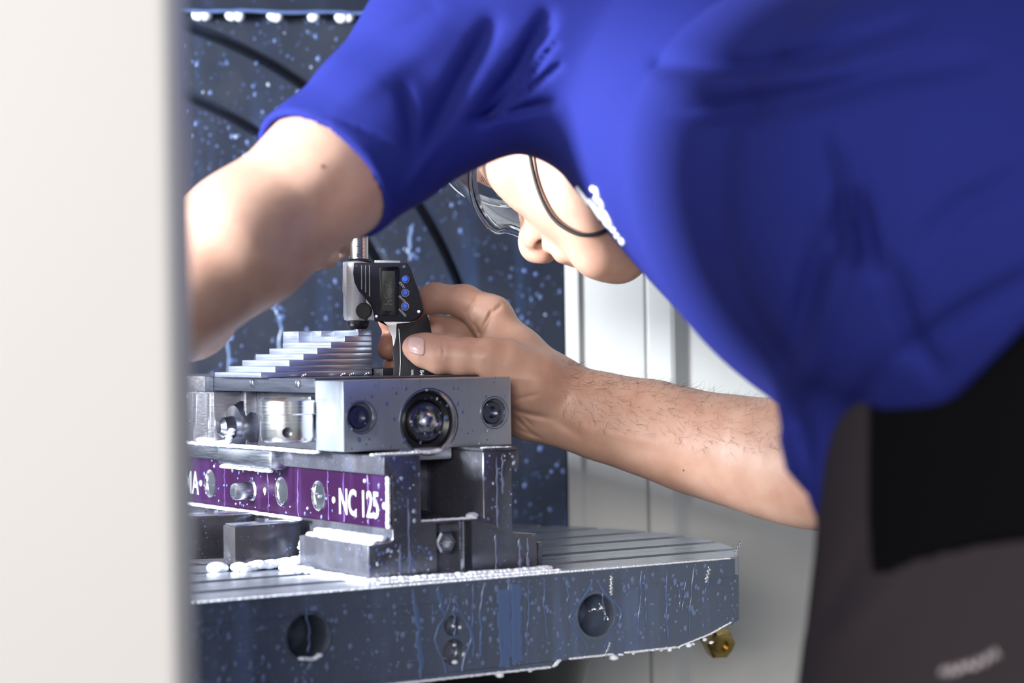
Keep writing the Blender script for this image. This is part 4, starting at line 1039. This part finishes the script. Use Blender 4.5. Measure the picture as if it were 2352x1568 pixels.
wx = [(2160, 1548), (2170, 1534), (2176, 1550), (2186, 1530), (2192, 1544), (2204, 1538), (2206, 1524), (2216, 1536), (2226, 1520), (2232, 1532), (2244, 1528), (2248, 1512), (2262, 1524), (2270, 1500), (2278, 1514), (2286, 1492), (2292, 1508)]
pts = []
for x, y in wx:
    h_ = ttree.ray_cast(Vector(at(x, y, .6)), Vector(at(x, y, 2) - at(x, y, .6)).normalized())
    if h_[0] is not None: pts.append(h_[0] - Vector((0, .0006, 0)) - Vector(pe_o))
if len(pts) > 2: add_tube(bm, pts, .0011, 5)
link('trouser_logo', bm_mesh(bm), mat('grey_reflective_print', (.5, .45, .46), .5), pe, True)
for (x, y), s in legs:
    def sdf_shoe(P, x=x, y=y):
        a = np.array([x + .05, y - .03, .05]); fw = np.array([-.62, .78, 0])
        d = smin(seg(P, a - fw * .05, a + fw * .15 - np.array([0, 0, .012]), .042, .036), seg(P, a, a + np.array([0, 0, .05]), .045, .05), .03)
        return smax(d, .003 - P[:, 2], .004)
    V, Q = surface(sdf_shoe, np.array([x - .2, y - .2, -.01]), np.array([x + .2, y + .2, .2]), .006, 1)
    link('shoe', mesh_np('shoe', V - pe_o, Q), M['shoe'], pe, True)

# ---- safety glasses (worn, lift away)
sg = empty('safety_glasses', HO); tag(sg, 'clear safety glasses with a black neck cord on the person\'s face', 'glasses')
HOv = Vector(HO)
def hl_(f_, l_, u_): return Vector(hp(f_, l_, u_)) - HOv
bm = bmesh.new(); rows = []
for i in range(25):
    a = math.radians(-82 + 164 * i / 24); row = []
    for j in range(9):
        v_ = j / 8; u_ = 44 - 54 * v_; bulge = 1 - .12 * (v_ - .45) ** 2; nose_cut = 16 * math.exp(-(a / .22) ** 2) * max(0, v_ - .45) * 2
        row.append(bm.verts.new(hl_(38 + 80 * math.cos(a) * bulge, 78 * math.sin(a) * bulge, u_ + nose_cut)))
    rows.append(row)
for i in range(24):
    for j in range(8): bm.faces.new((rows[i][j], rows[i][j + 1], rows[i + 1][j + 1], rows[i + 1][j]))
bmesh.ops.recalc_face_normals(bm, faces=bm.faces[:]); bmesh.ops.solidify(bm, geom=bm.faces[:], thickness=.0022)
link('lens', bm_mesh(bm), M['acrylic'], sg, True)
bm = bmesh.new(); add_tube(bm, [hl_(38 + 81 * math.cos(a), 79 * math.sin(a), 44.5) for a in np.radians(np.linspace(-82, 82, 30))], .0022, 8); link('brow_bar', bm_mesh(bm), M['acrylic'], sg, True)
bm = bmesh.new(); add_tube(bm, [hl_(38 + 80 * math.cos(a), 78 * math.sin(a), -9.5 + 16 * math.exp(-(a / .22) ** 2)) for a in np.radians(np.linspace(-82, 82, 40))], .0014, 8); link('lower_rim', bm_mesh(bm), M['acrylic'], sg, True)
for s in (1, -1):
    bm = bmesh.new(); add_tube(bm, [hl_(49, s * 77, 22), hl_(20, s * 80, 20), hl_(-10, s * 81, 18), hl_(-40, s * 78, 6)], .0026, 8); link('temple_arm', bm_mesh(bm), M['acrylic'], sg, True)
htree = BVHTree.FromPolygons([Vector(v) for v in V3], Q3.tolist())
cpts = []
for x, y in ((1196, 270), (1211, 320), (1224, 390), (1242, 450), (1270, 500), (1305, 528), (1345, 540), (1392, 528), (1440, 495), (1500, 430)):
    h_ = htree.ray_cast(Vector(at(x, y, .9)), Vector(at(x, y, 2) - at(x, y, .9)).normalized())
    D_ = h_[0][1] if h_[0] is not None else cpts[-1][1] if cpts else 1.36
    cpts.append(at(x, y, D_ - .004))
bm = bmesh.new(); add_tube(bm, [Vector(p) - HOv for p in spline(cpts, 6)], .00125, 8); link('neck_cord', bm_mesh(bm), M['cord'], sg, True)
